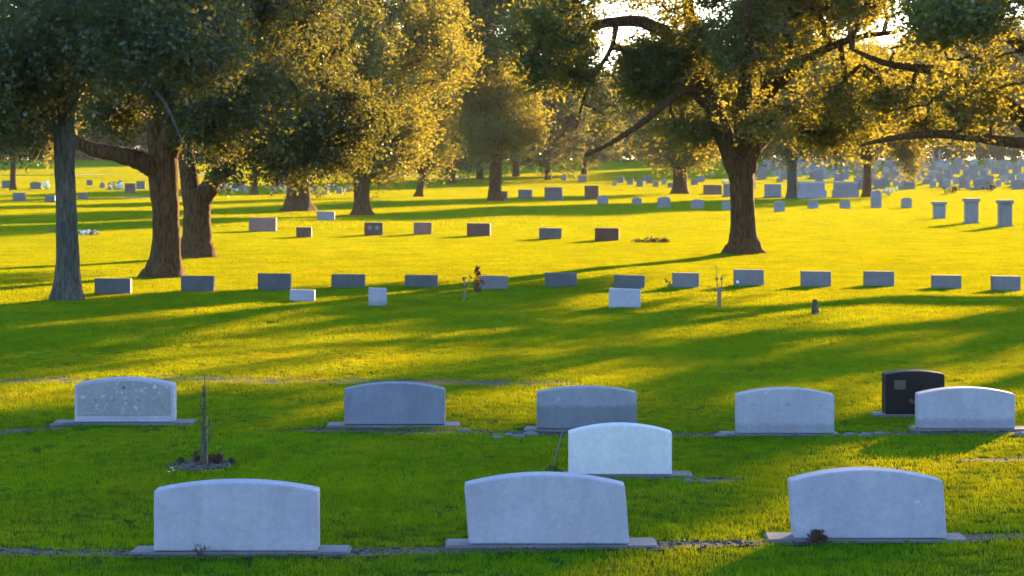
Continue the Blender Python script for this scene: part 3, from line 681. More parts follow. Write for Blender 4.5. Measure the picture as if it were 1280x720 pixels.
# three near trunks on the left
B = G(86, 376); D = B.y
make_tree(B, [([B, Q(85, 330), Q(82, 250), Q(80, 170), Q(76, 90), Q(72, 10), Q(70, -60)], [0.22, 0.185, 0.17, 0.18, 0.16, 0.14, 0.10])],
  [([Q(80, 160), Q(95, 110, -.5), Q(130, 70, -1), Q(180, 50, -1.6), Q(230, 60, -2)], [0.13, 0.11, 0.08, 0.06, 0.03]),
   ([Q(78, 150), Q(50, 100, .5), Q(10, 60, .8), Q(-60, 20, 1)], [0.14, 0.12, 0.08, 0.04]),
   ([Q(145, 100, -2), Q(165, 97, -2), Q(190, 110, -2.2), Q(212, 140, -2.4), Q(228, 180, -2.5)], [0.03, 0.04, 0.035, 0.025, 0.012]),
   ([Q(76, 90), Q(100, 20, -1.5), Q(140, -60, -2.5)], [0.14, 0.1, 0.05]), ([Q(76, 70), Q(30, 0, 1.5), Q(-30, -70, 2.5)], [0.14, 0.1, 0.05])],
  [blob(-160, 330, -330, 110, D-.5, 4.5, 4.0), blob(-80, 75, 40, 195, D, 2.5, 1.2), blob(90, 300, 0, 110, D-2, 1.8, 1.2), blob(-40, 120, 0, 120, D-1.5, 1.6, .8)],
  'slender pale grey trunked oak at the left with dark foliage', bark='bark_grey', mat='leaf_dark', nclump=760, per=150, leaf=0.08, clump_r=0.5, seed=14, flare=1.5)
B = G(207, 348); D = B.y
make_tree(B, [([B, Q(208, 320), Q(207, 270), Q(204, 215), Q(205, 180)], [0.33, 0.285, 0.27, 0.315, 0.30])],
  [([Q(205, 215), Q(180, 203, -.2), Q(150, 193, -.3), Q(115, 186, -.3), Q(70, 165, -.2), Q(20, 130, 0)], [0.24, 0.20, 0.17, 0.14, 0.11, 0.06]),
   ([Q(203, 195), Q(190, 120, .4), Q(175, 50, .8), Q(160, -40, 1)], [0.28, 0.22, 0.18, 0.1]),
   ([Q(207, 195), Q(222, 130, -.4), Q(240, 60, -.8), Q(270, -30, -1)], [0.27, 0.22, 0.16, 0.08])],
  [blob(20, 420, -230, 130, D, 4.5, 4.0), blob(210, 400, 70, 195, D-1, 2.0, 1.3), blob(110, 175, 110, 165, D+2, 1.5, 0.35), blob(130, 260, 60, 150, D-1.2, 1.2, .5)],
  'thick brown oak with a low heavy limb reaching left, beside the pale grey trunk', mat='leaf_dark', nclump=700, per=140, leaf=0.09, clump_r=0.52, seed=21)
B = G(247, 323); D = B.y
make_tree(B, [([B, Q(247, 300), Q(246, 265), Q(246, 240)], [0.40, 0.34, 0.33, 0.36])],
  [([Q(240, 250), Q(234, 205, .2), Q(230, 150, .4), Q(225, 60, .6), Q(215, -40, .8)], [0.25, 0.23, 0.20, 0.15, 0.08]),
   ([Q(252, 250), Q(276, 215, -.3), Q(302, 182, -.6), Q(330, 130, -.8), Q(370, 60, -1), Q(400, -20, -1)], [0.26, 0.23, 0.19, 0.15, 0.1, 0.05]),
   ([Q(300, 185, -.6), Q(345, 178, -.8), Q(390, 186, -1), Q(430, 180, -1)], [0.12, 0.10, 0.08, 0.04])],
  [blob(140, 480, -160, 150, D+.5, 5, 4.0), blob(280, 490, 90, 222, D-.5, 2.5, 1.6), blob(245, 310, 140, 238, D-1, 0.8, 0.16)],
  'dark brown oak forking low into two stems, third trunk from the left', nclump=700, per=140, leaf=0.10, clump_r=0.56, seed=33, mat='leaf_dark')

# mid-distance oaks that catch the sun
def mid_oak(px, py, tw, lean, forky, blobs, label, seed, mat='leaf', n=420, per=150, leaf=0.14, cr=0.85, gap=0.0, name='oak_tree', bark='bark', group='mid distance oaks'):
    global D
    B = G(px, py); D = B.y; r = tw/2/F*D
    make_tree(B, [([B, Q(px+lean*0.3, py-(py-forky)*0.35), Q(px+lean*0.7, py-(py-forky)*0.7), Q(px+lean, forky)], [r, r*0.88, r*0.82, r*0.9])],
      [([Q(px+lean-2, forky+4), Q(px+lean-18, forky-35, -1), Q(px+lean-45, forky-80, -1.5), Q(px+lean-70, forky-130, -2)], [r*.6, r*.5, r*.35, r*.15]),
       ([Q(px+lean+2, forky+4), Q(px+lean+16, forky-40, 1), Q(px+lean+40, forky-85, 1.5), Q(px+lean+60, forky-130, 2)], [r*.6, r*.5, r*.35, r*.15]),
       ([Q(px+lean, forky+3), Q(px+lean+2, forky-60, -2), Q(px+lean-5, forky-130, -3)], [r*.55, r*.4, r*.15])],
      [blob(a, b, c, d_, D+e, dep, w) for a, b, c, d_, e, dep, w in blobs], label, name=name, group=group, nclump=n, per=per, leaf=leaf, clump_r=cr, seed=seed, mat=mat, gap=gap, bark=bark)
mid_oak(373, 265, 34, 0, 195, [(270, 480, -60, 170, 0, 6, 3), (300, 450, 120, 212, -1, 3, .8)], 'stout oak with a broad flared trunk behind the two stemmed oak', 41, n=560)
mid_oak(452, 270, 23, 0, 205, [(370, 590, -60, 190, 0, 6, 3), (400, 520, 150, 228, 0, 3.5, .9)], 'straight trunked oak with golden lit foliage hanging low', 42, n=700)
mid_oak(618, 252, 17, 4, 175, [(540, 690, -90, 150, 0, 6, 3), (505, 610, -60, 100, -2, 5, 2), (556, 680, 90, 200, -2, 2.5, 1.3), (620, 720, -80, 60, 1, 5, 1.2)], 'oak with slim leaning dark trunk under the brightest golden foliage', 43, n=820, leaf=0.17, cr=1.0)
mid_oak(850, 243, 20, 0, 205, [(770, 935, 60, 185, 0, 6, 3), (790, 910, 140, 208, -1, 4, 1)], 'oak with a squat dark trunk just left of the big spreading oak', 44, n=330, leaf=0.18, cr=1.15, gap=0.0)
mid_oak(990, 249, 13, 0, 200, [(910, 1100, 40, 205, 0, 7, 3)], 'small oak with a slim grey trunk just right of the big spreading oak', 45, n=620, leaf=0.17, cr=0.95, bark='bark_grey')
mid_oak(1084, 247, 11, 0, 200, [(1000, 1200, 40, 205, 0, 8, 3), (1125, 1150, 165, 225, -3, 1.0, .15)], 'small oak with a thin trunk standing before the crowded plot', 46, n=700, leaf=0.17, cr=0.95)
mid_oak(318, 244, 9, 0, 185, [(260, 380, 30, 200, 0, 5, 3)], 'thin trunked tree seen between the two stemmed oak and the stout one', 47, n=260, leaf=0.2, cr=1.0)
mid_oak(523, 247, 10, 6, 215, [(470, 590, 60, 214, 0, 5, 3)], 'little tree with a leaning trunk by the far road', 48, n=260, leaf=0.17, cr=0.9)
mid_oak(16, 238, 8, 1, 190, [(-60, 110, 30, 200, 0, 6, 3)], 'far tree with a thin dark trunk at the left edge', 49, n=300, leaf=0.25, cr=1.1)
mid_oak(-130, 262, 24, 1, 190, [(-260, 40, -40, 180, 0, 6, 3)], 'oak at the left edge, only its foliage reaching into the picture', 50, n=320, leaf=0.17, cr=1.0)

# far belt of trees, each its own object
belt = 'belt of trees closing the far side of the cemetery'
ORD = ['leftmost', 'second from the left', 'third from the left', 'fourth from the left', 'fifth from the left', 'sixth from the left', 'seventh from the left', 'eighth from the left', 'ninth from the left', 'tenth from the left', 'eleventh from the left', 'twelfth from the left', 'thirteenth from the left', 'last on the right']
def far_tree(px, y, top, w, mat, label, seed, dense=True, low=1.0, leaf=0.4):
    x = (px-640)/F*y; z = gz(x, y); B = Vector((x, y, z)); h = H-(top-HOR)/F*y - z; rw = w/2/F*y
    rd = random.Random(seed); r = 0.022*h+0.08
    make_tree(B, [([B, B+Vector((0, 0, h*0.2)), B+Vector((rd.uniform(-.5, .5), 0, h*0.45)), B+Vector((rd.uniform(-.6, .6), 0, h*0.75))], [r, r*.8, r*.6, r*.3])],
      [([B+Vector((0, 0, h*.25)), B+Vector((s*rw*.4, 0, h*.42)), B+Vector((s*rw*.7, rd.uniform(-1, 1), h*.6))], [r*.5, r*.35, r*.12]) for s in (-1, 1)],
      [((x, y, z+h*0.56), (rw*.9, rw*.8, h*0.42), 3), ((x+rd.uniform(-.3, .3)*rw, y-1, z+h*0.33), (rw, rw*.8, h*0.26*low), 2.4), ((x+rd.uniform(-.4, .4)*rw, y, z+h*0.8), (rw*.5, rw*.5, h*0.2), .8)],
      label, name='evergreen_tree' if mat == 'leaf_dark' else 'far_tree', group=belt, nclump=230 if dense else 130, per=80, leaf=leaf, clump_r=1.35*max(h/12, .7), seed=seed, mat=mat, flare=1.2, gap=-0.3 if dense else 0.06)
i = 0
for q, (px, y, top, w, mat) in enumerate(((530, 200, 90, 100, 'leaf_dark'), (565, 190, 85, 95, 'leaf_dark'), (600, 205, 60, 100, 'leaf_dark'), (645, 215, 60, 110, 'leaf_dark'), (685, 200, 75, 110, 'leaf_dark'), (730, 222, 95, 95, 'leaf_dark'))):
    i += 1; far_tree(px, y, top, w, mat, 'dense dark evergreen, %s of the dark clump near the lawn' % ORD[q], 100+i, True, 1.5, 0.34)
q = 0
for px, y, top, w, nm in ((740, 345, 80, 130, 0), (770, 300, 95, 100, 0), (805, 330, 105, 120, 0), (840, 290, 85, 110, 0), (880, 320, 60, 130, 0), (935, 300, 70, 120, 0),
                      (985, 310, 60, 130, 1), (1040, 325, 50, 130, 1), (1095, 300, 65, 130, 1), (1150, 320, 35, 140, 1), (1200, 305, 25, 140, 1), (1250, 320, 20, 150, 1), (1300, 310, 50, 140, 1), (1350, 330, 50, 150, 1)):
    i += 1; far_tree(px, y, top, w, 'leaf_far', ('hazy olive tree behind the sunlit lawn, %s of that belt' % ORD[q]) if not nm else 'olive tree behind the crowded right plot, %s there' % ORD[q-6], 100+i, True, 1.5, 0.62); q += 1
for q, (px, y, top, w) in enumerate(((-90, 330, 60, 150), (-30, 320, 60, 150), (40, 335, 50, 150), (105, 320, 55, 150), (165, 335, 40, 150), (225, 325, 50, 150), (285, 335, 50, 150), (345, 320, 50, 150), (405, 335, 40, 150), (465, 325, 40, 150), (520, 340, 40, 150))):
    i += 1; far_tree(px, y, top, w, 'leaf_far', 'far tree on the bank at the left, %s there' % ORD[q], 100+i, True, 1.2, 0.62)
def woods():
    rng = np.random.default_rng(77); cs = []; rr = []
    for k in range(2600):
        x = R.uniform(-150, 165); y = R.uniform(352, 392); top = 13.5+4.0*mnoise.noise(Vector((x*.045, 3, 0)))+2.2*mnoise.noise(Vector((x*.17, y*.1, 0)))
        cs.append((x, y, 2.9+R.uniform(-.05, 1.0)*top if R.random() < .8 else 2.9+top*R.uniform(.75, 1.1))); rr.append(R.uniform(1.5, 2.6))
    o = mo('far_woods', leaf_mesh('far_woods', cs, rr, 70, .85, M['leaf_far'], rng, .8)); tag(o, 'far woods closing the view behind everything', kind='stuff')
woods()
# clipped shrubs at the foot of the belt
for q in range(30):
    px = -60+q*46+R.uniform(-10, 10); y = R.uniform(285, 300) if px > 720 else R.uniform(296, 312)
    if 500 < px < 700: continue
    x = (px-640)/F*y; s = R.uniform(1.3, 2.2); rng = np.random.default_rng(700+q)
    cs = [(R.uniform(-2.4, 2.4), R.uniform(-.6, .6), R.uniform(.5, 1)*s) for _ in range(12)]
    o = mo('far_shrub', leaf_mesh('far_shrub', cs, [s*.62]*12, 90, .36, M['leaf_far'], rng, .8), None, (x, y, gz(x, y)-.1))
    tag(o, 'dull green shrub below the far trees, %s' % (['leftmost'] + ['number %s from the left' % w for w in 'two three four five six seven eight nine ten eleven twelve thirteen fourteen fifteen sixteen seventeen eighteen nineteen twenty twenty-one twenty-two twenty-three twenty-four twenty-five twenty-six twenty-seven twenty-eight twenty-nine thirty'.split()])[len([o_ for o_ in S.objects if o_.name.startswith('far_shrub')])-1], 'shrub', 'shrubs at the foot of the far trees')

# ------------------------------------------------------------------ small things on the lawn
def sapling():
    c = G(255, 584); d = c.y; k = d/F
    r = empty('bare_sapling', c, 'bare thin sapling tied to stakes in a ring of pebbles, between two arched headstones', 'sapling')
    tb = Tube(); tb.add([(0, 0, -.05), (0.006, 0, .15), (-0.006, 0, .32), (0.008, 0, .5), (0.004, 0, .70)], [0.014, 0.012, 0.009, 0.007, 0.0025], 7)
    mo('stem', tb.mesh('stem', M['twig']), r)
    tb = Tube()
    for q in range(40):
        z = R.uniform(0.10, 0.62); a = R.uniform(0, 6.28); l = R.uniform(0.03, 0.09)*(1.1-z)
        tb.add([(0.002, 0, z), (math.cos(a)*l*.6, math.sin(a)*l*.6, z+l*.5), (math.cos(a)*l*.9, math.sin(a)*l*.9, z+l*1.5)], [0.0036, 0.0026, 0.0014], 4)
    mo('twigs', tb.mesh('twigs', M['twig']), r)
    for s, hh in ((-1, .30), (1, .38)):
        tb = Tube(); tb.add([(s*0.022, s*0.01, -.05), (s*0.022, s*0.01, hh*.5), (s*0.02, s*0.01, hh)], [0.0065, 0.006, 0.005], 6); mo('stake', tb.mesh('stake', M['wood_post' if s > 0 else 'twig']), r)
    # pebble ring
    p0 = None
    ring = empty('pebble_bed', c+Vector((-.03, .02, 0)), 'ring of grey pebbles round the bare sapling', 'pebble bed')
    bm = bmesh.new()
    for q in range(150):
        a = R.uniform(0, 6.28); rr = math.sqrt(R.uniform(0.05, 1)); s = R.uniform(.010, .024)
        bmesh.ops.create_icosphere(bm, subdivisions=1, radius=s, matrix=Matrix.Translation((math.cos(a)*rr*.235, math.sin(a)*rr*.30, s*.4+.005)) @ Matrix.Diagonal((1.2, 1, .75, 1)))
    bm_obj('pebbles', bm, M['pebble'], ring, smooth=True)['kind'] = 'stuff'
    bm = bmesh.new(); bmesh.ops.create_cone(bm, cap_ends=True, segments=30, radius1=.26, radius2=.23, depth=.02, matrix=Matrix.Diagonal((1, 1.3, 1, 1)))
    bm_obj('soil', bm, M['soil'], ring)
    for q, (dx, dy, s) in enumerate(((-.07, .14, .05), (.06, .15, .05), (.09, .12, .045), (-.19, .1, .03), (.2, .1, .03))):
        rng = np.random.default_rng(200+q); o = mo('low_shrub', leaf_mesh('low_shrub', [(0, 0, s*.8)], [s], 260, .018, M['dried'] if q < 3 else M['leaf_dark'], rng, .8), None, c+Vector((dx, dy, .012)))
        tag(o, ['dark little shrub left of the bare sapling stem', 'dark little shrub right of the bare sapling stem', 'dark little shrub touching the one right of the sapling', 'low green sprout at the left rim of the pebble ring', 'low green sprout at the right rim of the pebble ring'][q], 'shrub', 'little plants in the pebble ring')
sapling()
# dried bouquet at the foot of the spotted stone, weed at the left stone
c = G(1022, 682); r = empty('dried_bouquet', c, 'round dark dried bouquet at the foot of the spotted headstone', 'bouquet')
mo('flower_heads', leaf_mesh('flower_heads', [(0, 0, .05), (-.025, 0, .045), (.028, 0, .045), (0, 0, .07)], [.030]*4, 420, .016, M['dried'], np.random.default_rng(5), .8), r)
tb = Tube()
for q in range(9): tb.add([(R.uniform(-.015, .015), 0, -.01), (R.uniform(-.03, .03), R.uniform(-.02, .02), .04), (R.uniform(-.04, .04), R.uniform(-.02, .02), .055)], [.003, .0025, .0015], 4)
mo('stems', tb.mesh('stems', M['twig']), r)
c = G(250, 698); r = empty('dry_weed', c, 'small dry weed at the foot of the left nearest headstone', 'weed')
tb = Tube()
for q in range(14):
    a = R.uniform(-1, 1); tb.add([(0, 0, -.01), (a*.02, R.uniform(-.01, .01), .035), (a*.035, 0, R.uniform(.05, .085))], [.0025, .002, .001], 4)
mo('stems', tb.mesh('stems', M['twig']), r)
mo('seed_heads', leaf_mesh('seed_heads', [(0, 0, .06)], [.035], 40, .012, M['dried'], np.random.default_rng(6), 1), r)
c = G(208, 608); r = empty('white_weed', c+Vector((0, .3, 0)), 'wispy white flowering weed behind the left nearest headstone', 'weed')
tb = Tube()
for q in range(6):
    a = R.uniform(-1, 1); tb.add([(0, 0, -.01), (a*.02, 0, .04), (a*.04, 0, .09)], [.002, .0015, .001], 4)
mo('stems', tb.mesh('stems', M['grass']), r); mo('blossoms', leaf_mesh('blossoms', [(0, 0, .08)], [.04], 24, .012, M['white_flower'], np.random.default_rng(7), .5), r)
# leaning garden stake beside the white stone
c = G(690, 590); d = c.y; r = empty('garden_stake', c, 'thin dark stake leaning in the grass left of the white headstone', 'stake')
tb = Tube(); tb.add([(0, 0, -.03), (.04, 0, .15), (.085, 0, .34)], [.0075, .006, .004], 6); mo('rod', tb.mesh('rod', M['metal']), r)
mo('weeds', leaf_mesh('weeds', [(-.03, 0, .02), (.04, 0, .015)], [.05, .05], 60, .02, M['leaf_dark'], np.random.default_rng(8), .5), r)
# lantern post with two hooks
c = G(899, 386); k = c.y/F; r = empty('hanger_post', c, 'short wooden post with two thin curved hanger rods, before the low markers', 'post')
bm_obj('post', box_bm(-.03, .03, -.03, .03, -.05, 24*k, .005), M['wood_post'], r); bm_obj('cross_piece', box_bm(-.07, .07, -.032, .032, 22*k, 25.5*k, .004), M['wood_post'], r)
for s, hh in ((-1, 54), (1, 42)):
    tb = Tube(); tb.add([(s*.035, 0, 23*k), (s*.04, 0, hh*k*.8), (s*.04+.0, 0, hh*k*.95), (s*.06, 0, hh*k), (s*.085, 0, hh*k*.94)], [.008]*4+[.005], 6); rod = mo('hanger_rod', tb.mesh('hanger_rod', M['metal']), r)
    bm = bmesh.new(); bmesh.ops.create_uvsphere(bm, u_segments=8, v_segments=6, radius=.022, matrix=Matrix.Translation((s*.04, 0, 38*k))); bm_obj('knob', bm, M['metal'], rod, smooth=True)
# red flowers in a tall vase, thin flower stand beside
c = G(597, 367); k = c.y/F; r = empty('flower_vase', c, 'dark red tall flower arrangement against the left end of a grey marker', 'flower vase')
bm = bmesh.new(); bmesh.ops.create_cone(bm, cap_ends=True, segments=12, radius1=.05, radius2=.075, depth=9*k, matrix=Matrix.Translation((0, 0, 4.5*k-.01))); bm_obj('vase', bm, M['dried'], r, smooth=True)
mo('blossoms', leaf_mesh('blossoms', [(0, 0, 12*k), (0, 0, 18*k), (.02, 0, 24*k), (-.02, 0, 28*k), (0, 0, 32*k)], [.09, .08, .05, .04, .04], 90, .035, M['red_flower'], np.random.default_rng(9), 1), r)
c = G(580, 377); k = c.y/F; r = empty('flower_stand', c, 'thin stand with reddish blossoms left of the dark red arrangement', 'flower stand')
tb = Tube(); tb.add([(0, 0, -.05), (.01, 0, 14*k), (0, 0, 31*k)], [.025, .02, .01], 7); tb.add([(0, 0, 16*k), (.09, 0, 22*k), (.10, 0, 30*k)], [.012, .01, .006], 5); mo('stem', tb.mesh('stem', M['wood_post']), r)
mo('blossoms', leaf_mesh('blossoms', [(0, 0, 29*k), (0, 0, 20*k), (.1, 0, 30*k), (-.06, 0, 3*k), (.06, 0, 2.5*k)], [.05, .045, .04, .03, .03], 40, .03, M['dried'], np.random.default_rng(10), .9), r)
# brown pot by a marker, stump, flower bed, pale blossom
c = G(836, 360); k = c.y/F; r = empty('flower_pot', c, 'small brown pot with dry flowers at the left of a grey marker', 'flower pot')
bm = bmesh.new(); bmesh.ops.create_cone(bm, cap_ends=True, segments=12, radius1=.03, radius2=.05, depth=.09, matrix=Matrix.Translation((.02, 0, .04))); bm_obj('pot', bm, M['dead_leaf'], r, smooth=True)
mo('dry_flowers', leaf_mesh('dry_flowers', [(.0, 0, .12), (-.05, 0, .14)], [.05, .04], 40, .03, M['dried'], np.random.default_rng(12), .8), r)
c = G(1019, 394); r = empty('stump', c, 'short weathered stump on the lawn below the first markers right of the oak', 'stump')
bm = bmesh.new(); bmesh.ops.create_cone(bm, cap_ends=True, segments=10, radius1=.065, radius2=.035, depth=.24, matrix=Matrix.Translation((0, 0, .10)))
for v in bm.verts: v.co.z += R.uniform(-.02, .03); v.co.x *= R.uniform(.85, 1.15)
bm_obj('stem', bm, M['bark_grey'], r)
c = G(1003, 394); o = mo('small_stone', None) if False else None
bm = bmesh.new(); bmesh.ops.create_icosphere(bm, subdivisions=2, radius=.05, matrix=Matrix.Diagonal((1.3, 1, .5, 1)))
for v in bm.verts: v.co *= R.uniform(.9, 1.1)
tag(bm_obj('field_stone', bm, M['pebble'], None, loc=c), 'small flat stone on the lawn next to the weathered stump', 'stone')
def low_bed(px, py, w, n, mats, label, s=.10):
    c = G(px, py); r = empty('flower_bed', c, label, 'flower bed')
    for q, mt in enumerate(mats):
        cs = [(R.uniform(-w/2, w/2), R.uniform(-.4, .4), s*.5) for _ in range(n)]
        mo('plants', leaf_mesh('plants', cs, [s*1.2]*n, 30, .05, M[mt], np.random.default_rng(300+q+int(px)), .6), r)
low_bed(814, 304, .9, 22, ['dried', 'dead_leaf'], 'low brown patch of dried plants on the sunlit lawn, left of the big oak')
low_bed(110, 295, .6, 12, ['dried', 'white_flower'], 'low dry flower patch just right of the pale grey trunk', .12)
low_bed(61, 291, .4, 7, ['dead_leaf'], 'small pinkish dry patch beside the path at the left', .10)
low_bed(1021, 318, .0, 0, [], 'x') if False else None
# marble flower at the foot of one marker
c = G(921, 360); bm = bmesh.new(); bmesh.ops.create_icosphere(bm, subdivisions=2, radius=.03)
r = empty('flower_bud', c+Vector((.01, -.03, 0)), 'pale blossom standing before the marker right of the hanger post', 'flower')
for v in bm.verts: v.co.z += .11; v.co *= 1
bm_obj('blossom', bm, M['white_flower'], r); tb = Tube(); tb.add([(0, 0, -.02), (0, 0, .05), (0, 0, .1)], [.006]*3, 4); mo('stem', tb.mesh('stem', M['twig']), r)
# broken stones beside the two toned stone's base
for q, (px_, py_, s) in enumerate(((664, 545, .045), (648, 548, .04), (636, 546, .035), (622, 549, .035), (580, 541, .04), (1062, 546, .04), (1082, 547, .045), (1100, 544, .035), (900, 546, .035), (1276, 545, .04), (70, 533, .04), (860, 603, .03), (880, 604, .03))):
    c = G(px_, py_); bm = bmesh.new(); bmesh.ops.create_icosphere(bm, subdivisions=2, radius=s, matrix=Matrix.Diagonal((1.5, 1, .7, 1)))
    for v in bm.verts: v.co *= 1+0.22*mnoise.noise(v.co*30+Vector((q, 0, 0)))
    o = bm_obj('rubble_stone', bm, M['base_stone'], None, loc=c+Vector((0, 0, s*.25)), smooth=False)
    o['category'] = 'stone'; o['group'] = 'loose stones along the headstone bases'
    o['label'] = ['loose stone touching the left end of the two toned headstone base', 'loose stone second in line left of the two toned headstone', 'third loose stone in line left of the two toned headstone', 'outermost loose stone of the line left of the two toned headstone',
        'loose stone at the right end of the blue grey headstone base', 'loose stone right of the scratched pale headstone', 'middle loose stone between the two pale headstones by the black one', 'loose stone nearest the black headstone in the soil strip', 'loose stone left of the scratched pale headstone',
        'loose stone at the right edge of the picture in the soil strip', 'loose stone left of the carved headstone base', 'loose stone at the right end of the white headstone base', 'outer of the two loose stones right of the white headstone'][q]

# ------------------------------------------------------------------ grass, gravel, fallen leaves (uncountable)
def blades(n, size, h, w, rng, lean=0.5):
    xy = rng.uniform(-size/2, size/2, (n, 2)); a = rng.uniform(0, 6.283, n); hh = h*rng.uniform(0.5, 1.25, n)
    la = rng.uniform(0, 6.283, n); ll = lean*hh*rng.uniform(0.2, 1.0, n); ww = w*rng.uniform(0.7, 1.3, n)/2
    dx, dy = np.cos(a)*ww, np.sin(a)*ww; z0 = np.full(n, -0.01)
    b = np.stack([xy[:, 0], xy[:, 1]], 1)
    v0 = np.stack([b[:, 0]-dx, b[:, 1]-dy, z0], 1); v1 = np.stack([b[:, 0]+dx, b[:, 1]+dy, z0], 1)
    mx, my = b[:, 0]+np.cos(la)*ll*.35, b[:, 1]+np.sin(la)*ll*.35
    v2 = np.stack([mx+dx*.8, my+dy*.8, hh*.6], 1); v3 = np.stack([mx-dx*.8, my-dy*.8, hh*.6], 1)
    tx, ty = b[:, 0]+np.cos(la)*ll, b[:, 1]+np.sin(la)*ll
    v4 = np.stack([tx+dx*.12, ty+dy*.12, hh], 1); v5 = np.stack([tx-dx*.12, ty-dy*.12, hh], 1)
    v = np.stack([v0, v1, v2, v3, v4, v5], 1).reshape(-1, 3); k = (np.arange(n)*6)[:, None]
    f = np.concatenate([k+np.array([[0, 1, 2, 3]]), k+np.array([[3, 2, 4, 5]])], 0)
    return v, f
def scatter_object(name, protos_, pos, rot, scl, idx, mat, label):
    """one object: geometry nodes put a patch on every point"""
    me = bpy.data.meshes.new(name); me.vertices.add(len(pos)); me.vertices.foreach_set('co', pos.astype(np.float32).ravel()); me.update()
    for nm, arr in (('rz', rot), ('sc', scl)):
        a = me.attributes.new(nm, 'FLOAT', 'POINT'); a.data.foreach_set('value', arr.astype(np.float32))
    a = me.attributes.new('ix', 'INT', 'POINT'); a.data.foreach_set('value', idx.astype(np.int32))
    me.materials.append(mat)
    o = mo(name, me); tag(o, label, kind='stuff')
    g = bpy.data.node_groups.new(name, 'GeometryNodeTree')
    g.interface.new_socket('Geometry', in_out='INPUT', socket_type='NodeSocketGeometry'); g.interface.new_socket('Geometry', in_out='OUTPUT', socket_type='NodeSocketGeometry')
    gi = g.nodes.new('NodeGroupInput'); go = g.nodes.new('NodeGroupOutput'); jn = g.nodes.new('GeometryNodeJoinGeometry')
    def attr(nm, t='FLOAT'):
        x = g.nodes.new('GeometryNodeInputNamedAttribute'); x.data_type = t; x.inputs[0].default_value = nm; return x.outputs[0]
    cx = g.nodes.new('ShaderNodeCombineXYZ'); g.links.new(attr('rz'), cx.inputs[2]); sc = attr('sc')
    er = g.nodes.new('FunctionNodeEulerToRotation'); g.links.new(cx.outputs[0], er.inputs[0]); ix = attr('ix', 'INT')
    for k, po in enumerate(protos_):
        oi = g.nodes.new('GeometryNodeObjectInfo'); oi.inputs[0].default_value = po; oi.inputs['As Instance'].default_value = True
        cp = g.nodes.new('FunctionNodeCompare'); cp.data_type = 'INT'; cp.operation = 'EQUAL'; cp.inputs[3].default_value = k; g.links.new(ix, cp.inputs[2])
        ip = g.nodes.new('GeometryNodeInstanceOnPoints'); g.links.new(gi.outputs[0], ip.inputs['Points']); g.links.new(cp.outputs[0], ip.inputs['Selection'])
        g.links.new(oi.outputs['Geometry'], ip.inputs['Instance']); g.links.new(er.outputs[0], ip.inputs['Rotation']); g.links.new(sc, ip.inputs['Scale'])
        g.links.new(ip.outputs[0], jn.inputs[0])
    g.links.new(jn.outputs[0], go.inputs[0])
    md = o.modifiers.new('scatter', 'NODES'); md.node_group = g; return o
def protos_of(n, size, nb, h, w, seed, lean=0.5):
    out = []
    for k in range(n):
        v, f = blades(nb, size, h, w, np.random.default_rng(seed+k), lean)
        out.append(bpy.data.objects.new('grass_patch', fast_mesh('grass_patch', v, f, M['grass'])))
    return out
# footprints that keep grass off the stones and the soil
FOOT = []
for o in list(S.objects):
    if o.parent is None and o.name.startswith(('headstone', 'monument')):
        for ch in o.children:
            if ch.name.startswith('base'):
                xs = [v.co.x for v in ch.data.vertices]; FOOT.append((o.location.x+min(xs), o.location.x+max(xs), o.location.y-0.16, o.location.y+0.16))
def fan(d0, d1, step, jit, margin=1.22, thin=None):
    pts = []
    y = d0
    while y < d1:
        hw = 640/F*y*margin+0.5; n = int(2*hw/step)+1
        xs = np.linspace(-hw, hw, n)+NR.uniform(-jit, jit, n); ys = y+NR.uniform(-jit, jit, n)
        pts.append(np.stack([xs, ys], 1)); y += step
    p = np.concatenate(pts); return p
def clear(p, pad, prob0=0.93):
    ok = np.ones(len(p), bool)
    for si, (cs, hw) in enumerate(STRIPS):
        prob = 0.62 if si == 3 else prob0
        yy = np.interp(p[:, 0], cs[:, 0], cs[:, 1]); inside = (np.abs(p[:, 1]-yy) < hw*0.75*(0.55+0.9*NR.random(len(p)))+pad) & (p[:, 0] > cs[0, 0]) & (p[:, 0] < cs[-1, 0])
        ok &= ~(inside & (NR.random(len(p)) < prob))
    for a, b, c, d in FOOT: ok &= ~((p[:, 0] > a-0.01) & (p[:, 0] < b+0.01) & (p[:, 1] > c) & (p[:, 1] < d))
    ok &= ~(((p[:, 0]-G(255, 584).x)/.24)**2+((p[:, 1]-G(255, 584).y)/.30)**2 < 1)
    return p[ok]
def lay(name, prs, p, label, s0=.8, s1=1.2):
    z = gzv(p[:, 0], p[:, 1]); n = len(p)
    tall = np.array([1+0.35*mnoise.noise(Vector((x*1.3, y*1.3, 0)))+0.25*mnoise.noise(Vector((x*.35, y*.35, 5))) for x, y in p])
    scatter_object(name, prs, np.column_stack([p, z]), NR.uniform(0, 6.283, n), NR.uniform(s0, s1, n)*tall, NR.integers(0, len(prs), n), M['grass'], label)
lay('grass', protos_of(5, .17, 115, .025, .0030, 500, .8), clear(fan(9.5, 27, .125, .05), 0.0), 'short mown grass of the near lawn')
lay('grass', protos_of(4, .9, 1300, .038, .0075, 520, .8), clear(fan(26.5, 75, .62, .12), 0.1), 'short mown grass of the middle lawn', .9, 1.1)
lay('grass', protos_of(4, 3.2, 2600, .06, .022, 540, .8), clear(fan(74, 320, 2.3, .5, 1.15), 0.6), 'grass of the far lawn', .9, 1.1)
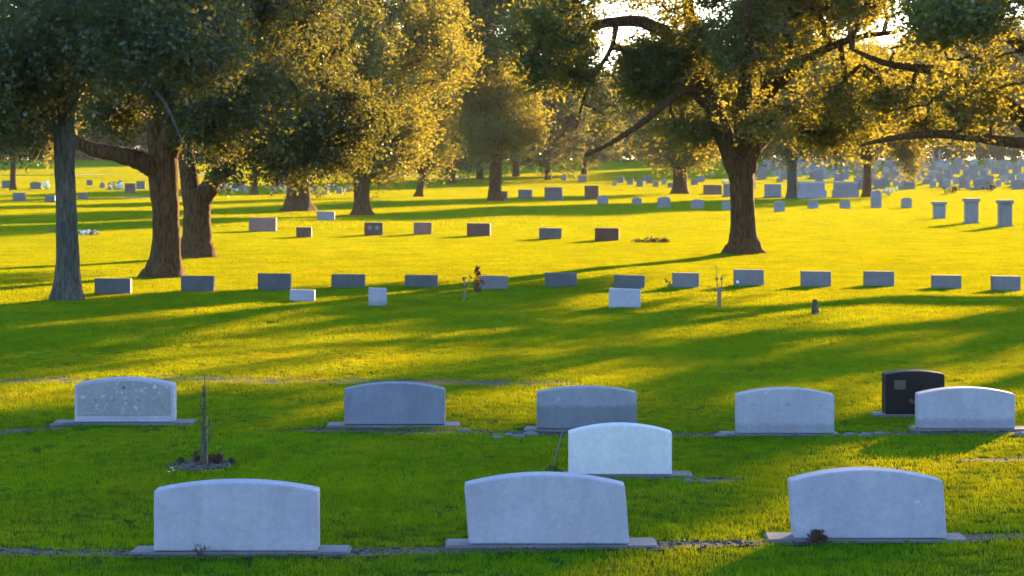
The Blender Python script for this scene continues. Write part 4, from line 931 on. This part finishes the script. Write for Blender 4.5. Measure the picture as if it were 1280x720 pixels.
# gravel on the strips
def gravel():
    v = []; f = []; n = 0
    ico = bmesh.new(); bmesh.ops.create_icosphere(ico, subdivisions=1, radius=1); iv = np.array([tuple(x.co) for x in ico.verts]); fi = np.array([[q.index for q in x.verts] for x in ico.faces]); ico.free()
    for cs, hw in STRIPS[:3]+STRIPS[4:6]:
        ln = abs(cs[-1, 0]-cs[0, 0]); m = int(ln*hw*2*230)
        for _ in range(m):
            x = R.uniform(cs[0, 0], cs[-1, 0]); y = np.interp(x, cs[:, 0], cs[:, 1])+R.uniform(-hw, hw)*.9; s = R.uniform(.005, .015)
            q = iv*s*np.array([R.uniform(.8, 1.5), R.uniform(.8, 1.3), .6])*(1+NR.uniform(-.2, .2, (len(iv), 1))); v.append(q+np.array([x, y, gz(x, y)+s*.35+.006])); f.append(fi+n); n += len(iv)
    o = mo('gravel', fast_mesh('gravel', np.concatenate(v), np.concatenate(f), M['pebble'])); tag(o, 'loose gravel in the bare soil strips', kind='stuff')
gravel()
def litter():
    p = fan(10, 40, .55, .27); p = p[NR.random(len(p)) < .5]; n = len(p)
    z = gzv(p[:, 0], p[:, 1])+.03
    v, f = [], []
    for k in range(n):
        s = R.uniform(.008, .016); a = R.uniform(0, 6.28); c = np.array([p[k, 0], p[k, 1], z[k]]); u = np.array([math.cos(a), math.sin(a), R.uniform(-.3, .3)])*s; w = np.array([-math.sin(a), math.cos(a), R.uniform(-.5, .5)])*s*.5
        v += [c-u, c+w, c+u, c-w]; f.append([4*k, 4*k+1, 4*k+2, 4*k+3])
    o = mo('fallen_leaves', fast_mesh('fallen_leaves', np.array(v), np.array(f), M['dead_leaf'])); tag(o, 'small dry leaves scattered on the lawn', kind='stuff')
litter()
print('far stones', nfar, 'objects', len(S.objects))

# ------------------------------------------------------------------ the evening air
hz = bpy.data.materials.new('evening_air'); hz.use_nodes = True; hn = hz.node_tree; hn.nodes.clear()
ho = hn.nodes.new('ShaderNodeOutputMaterial'); pv = hn.nodes.new('ShaderNodeVolumePrincipled')
pv.inputs['Color'].default_value = (0.92, 0.93, 0.95, 1); pv.inputs['Density'].default_value = 0.00009; pv.inputs['Anisotropy'].default_value = 0.3
hn.links.new(pv.outputs[0], ho.inputs['Volume'])
bm = bmesh.new(); bmesh.ops.create_cube(bm, size=1)
for v in bm.verts: v.co = Vector((v.co.x*3100, 1300+v.co.y*3600, 13+v.co.z*30))
me = bpy.data.meshes.new('haze'); bm.to_mesh(me); bm.free(); me.materials.append(hz)
tag(mo('haze', me), 'thin evening haze', kind='stuff')
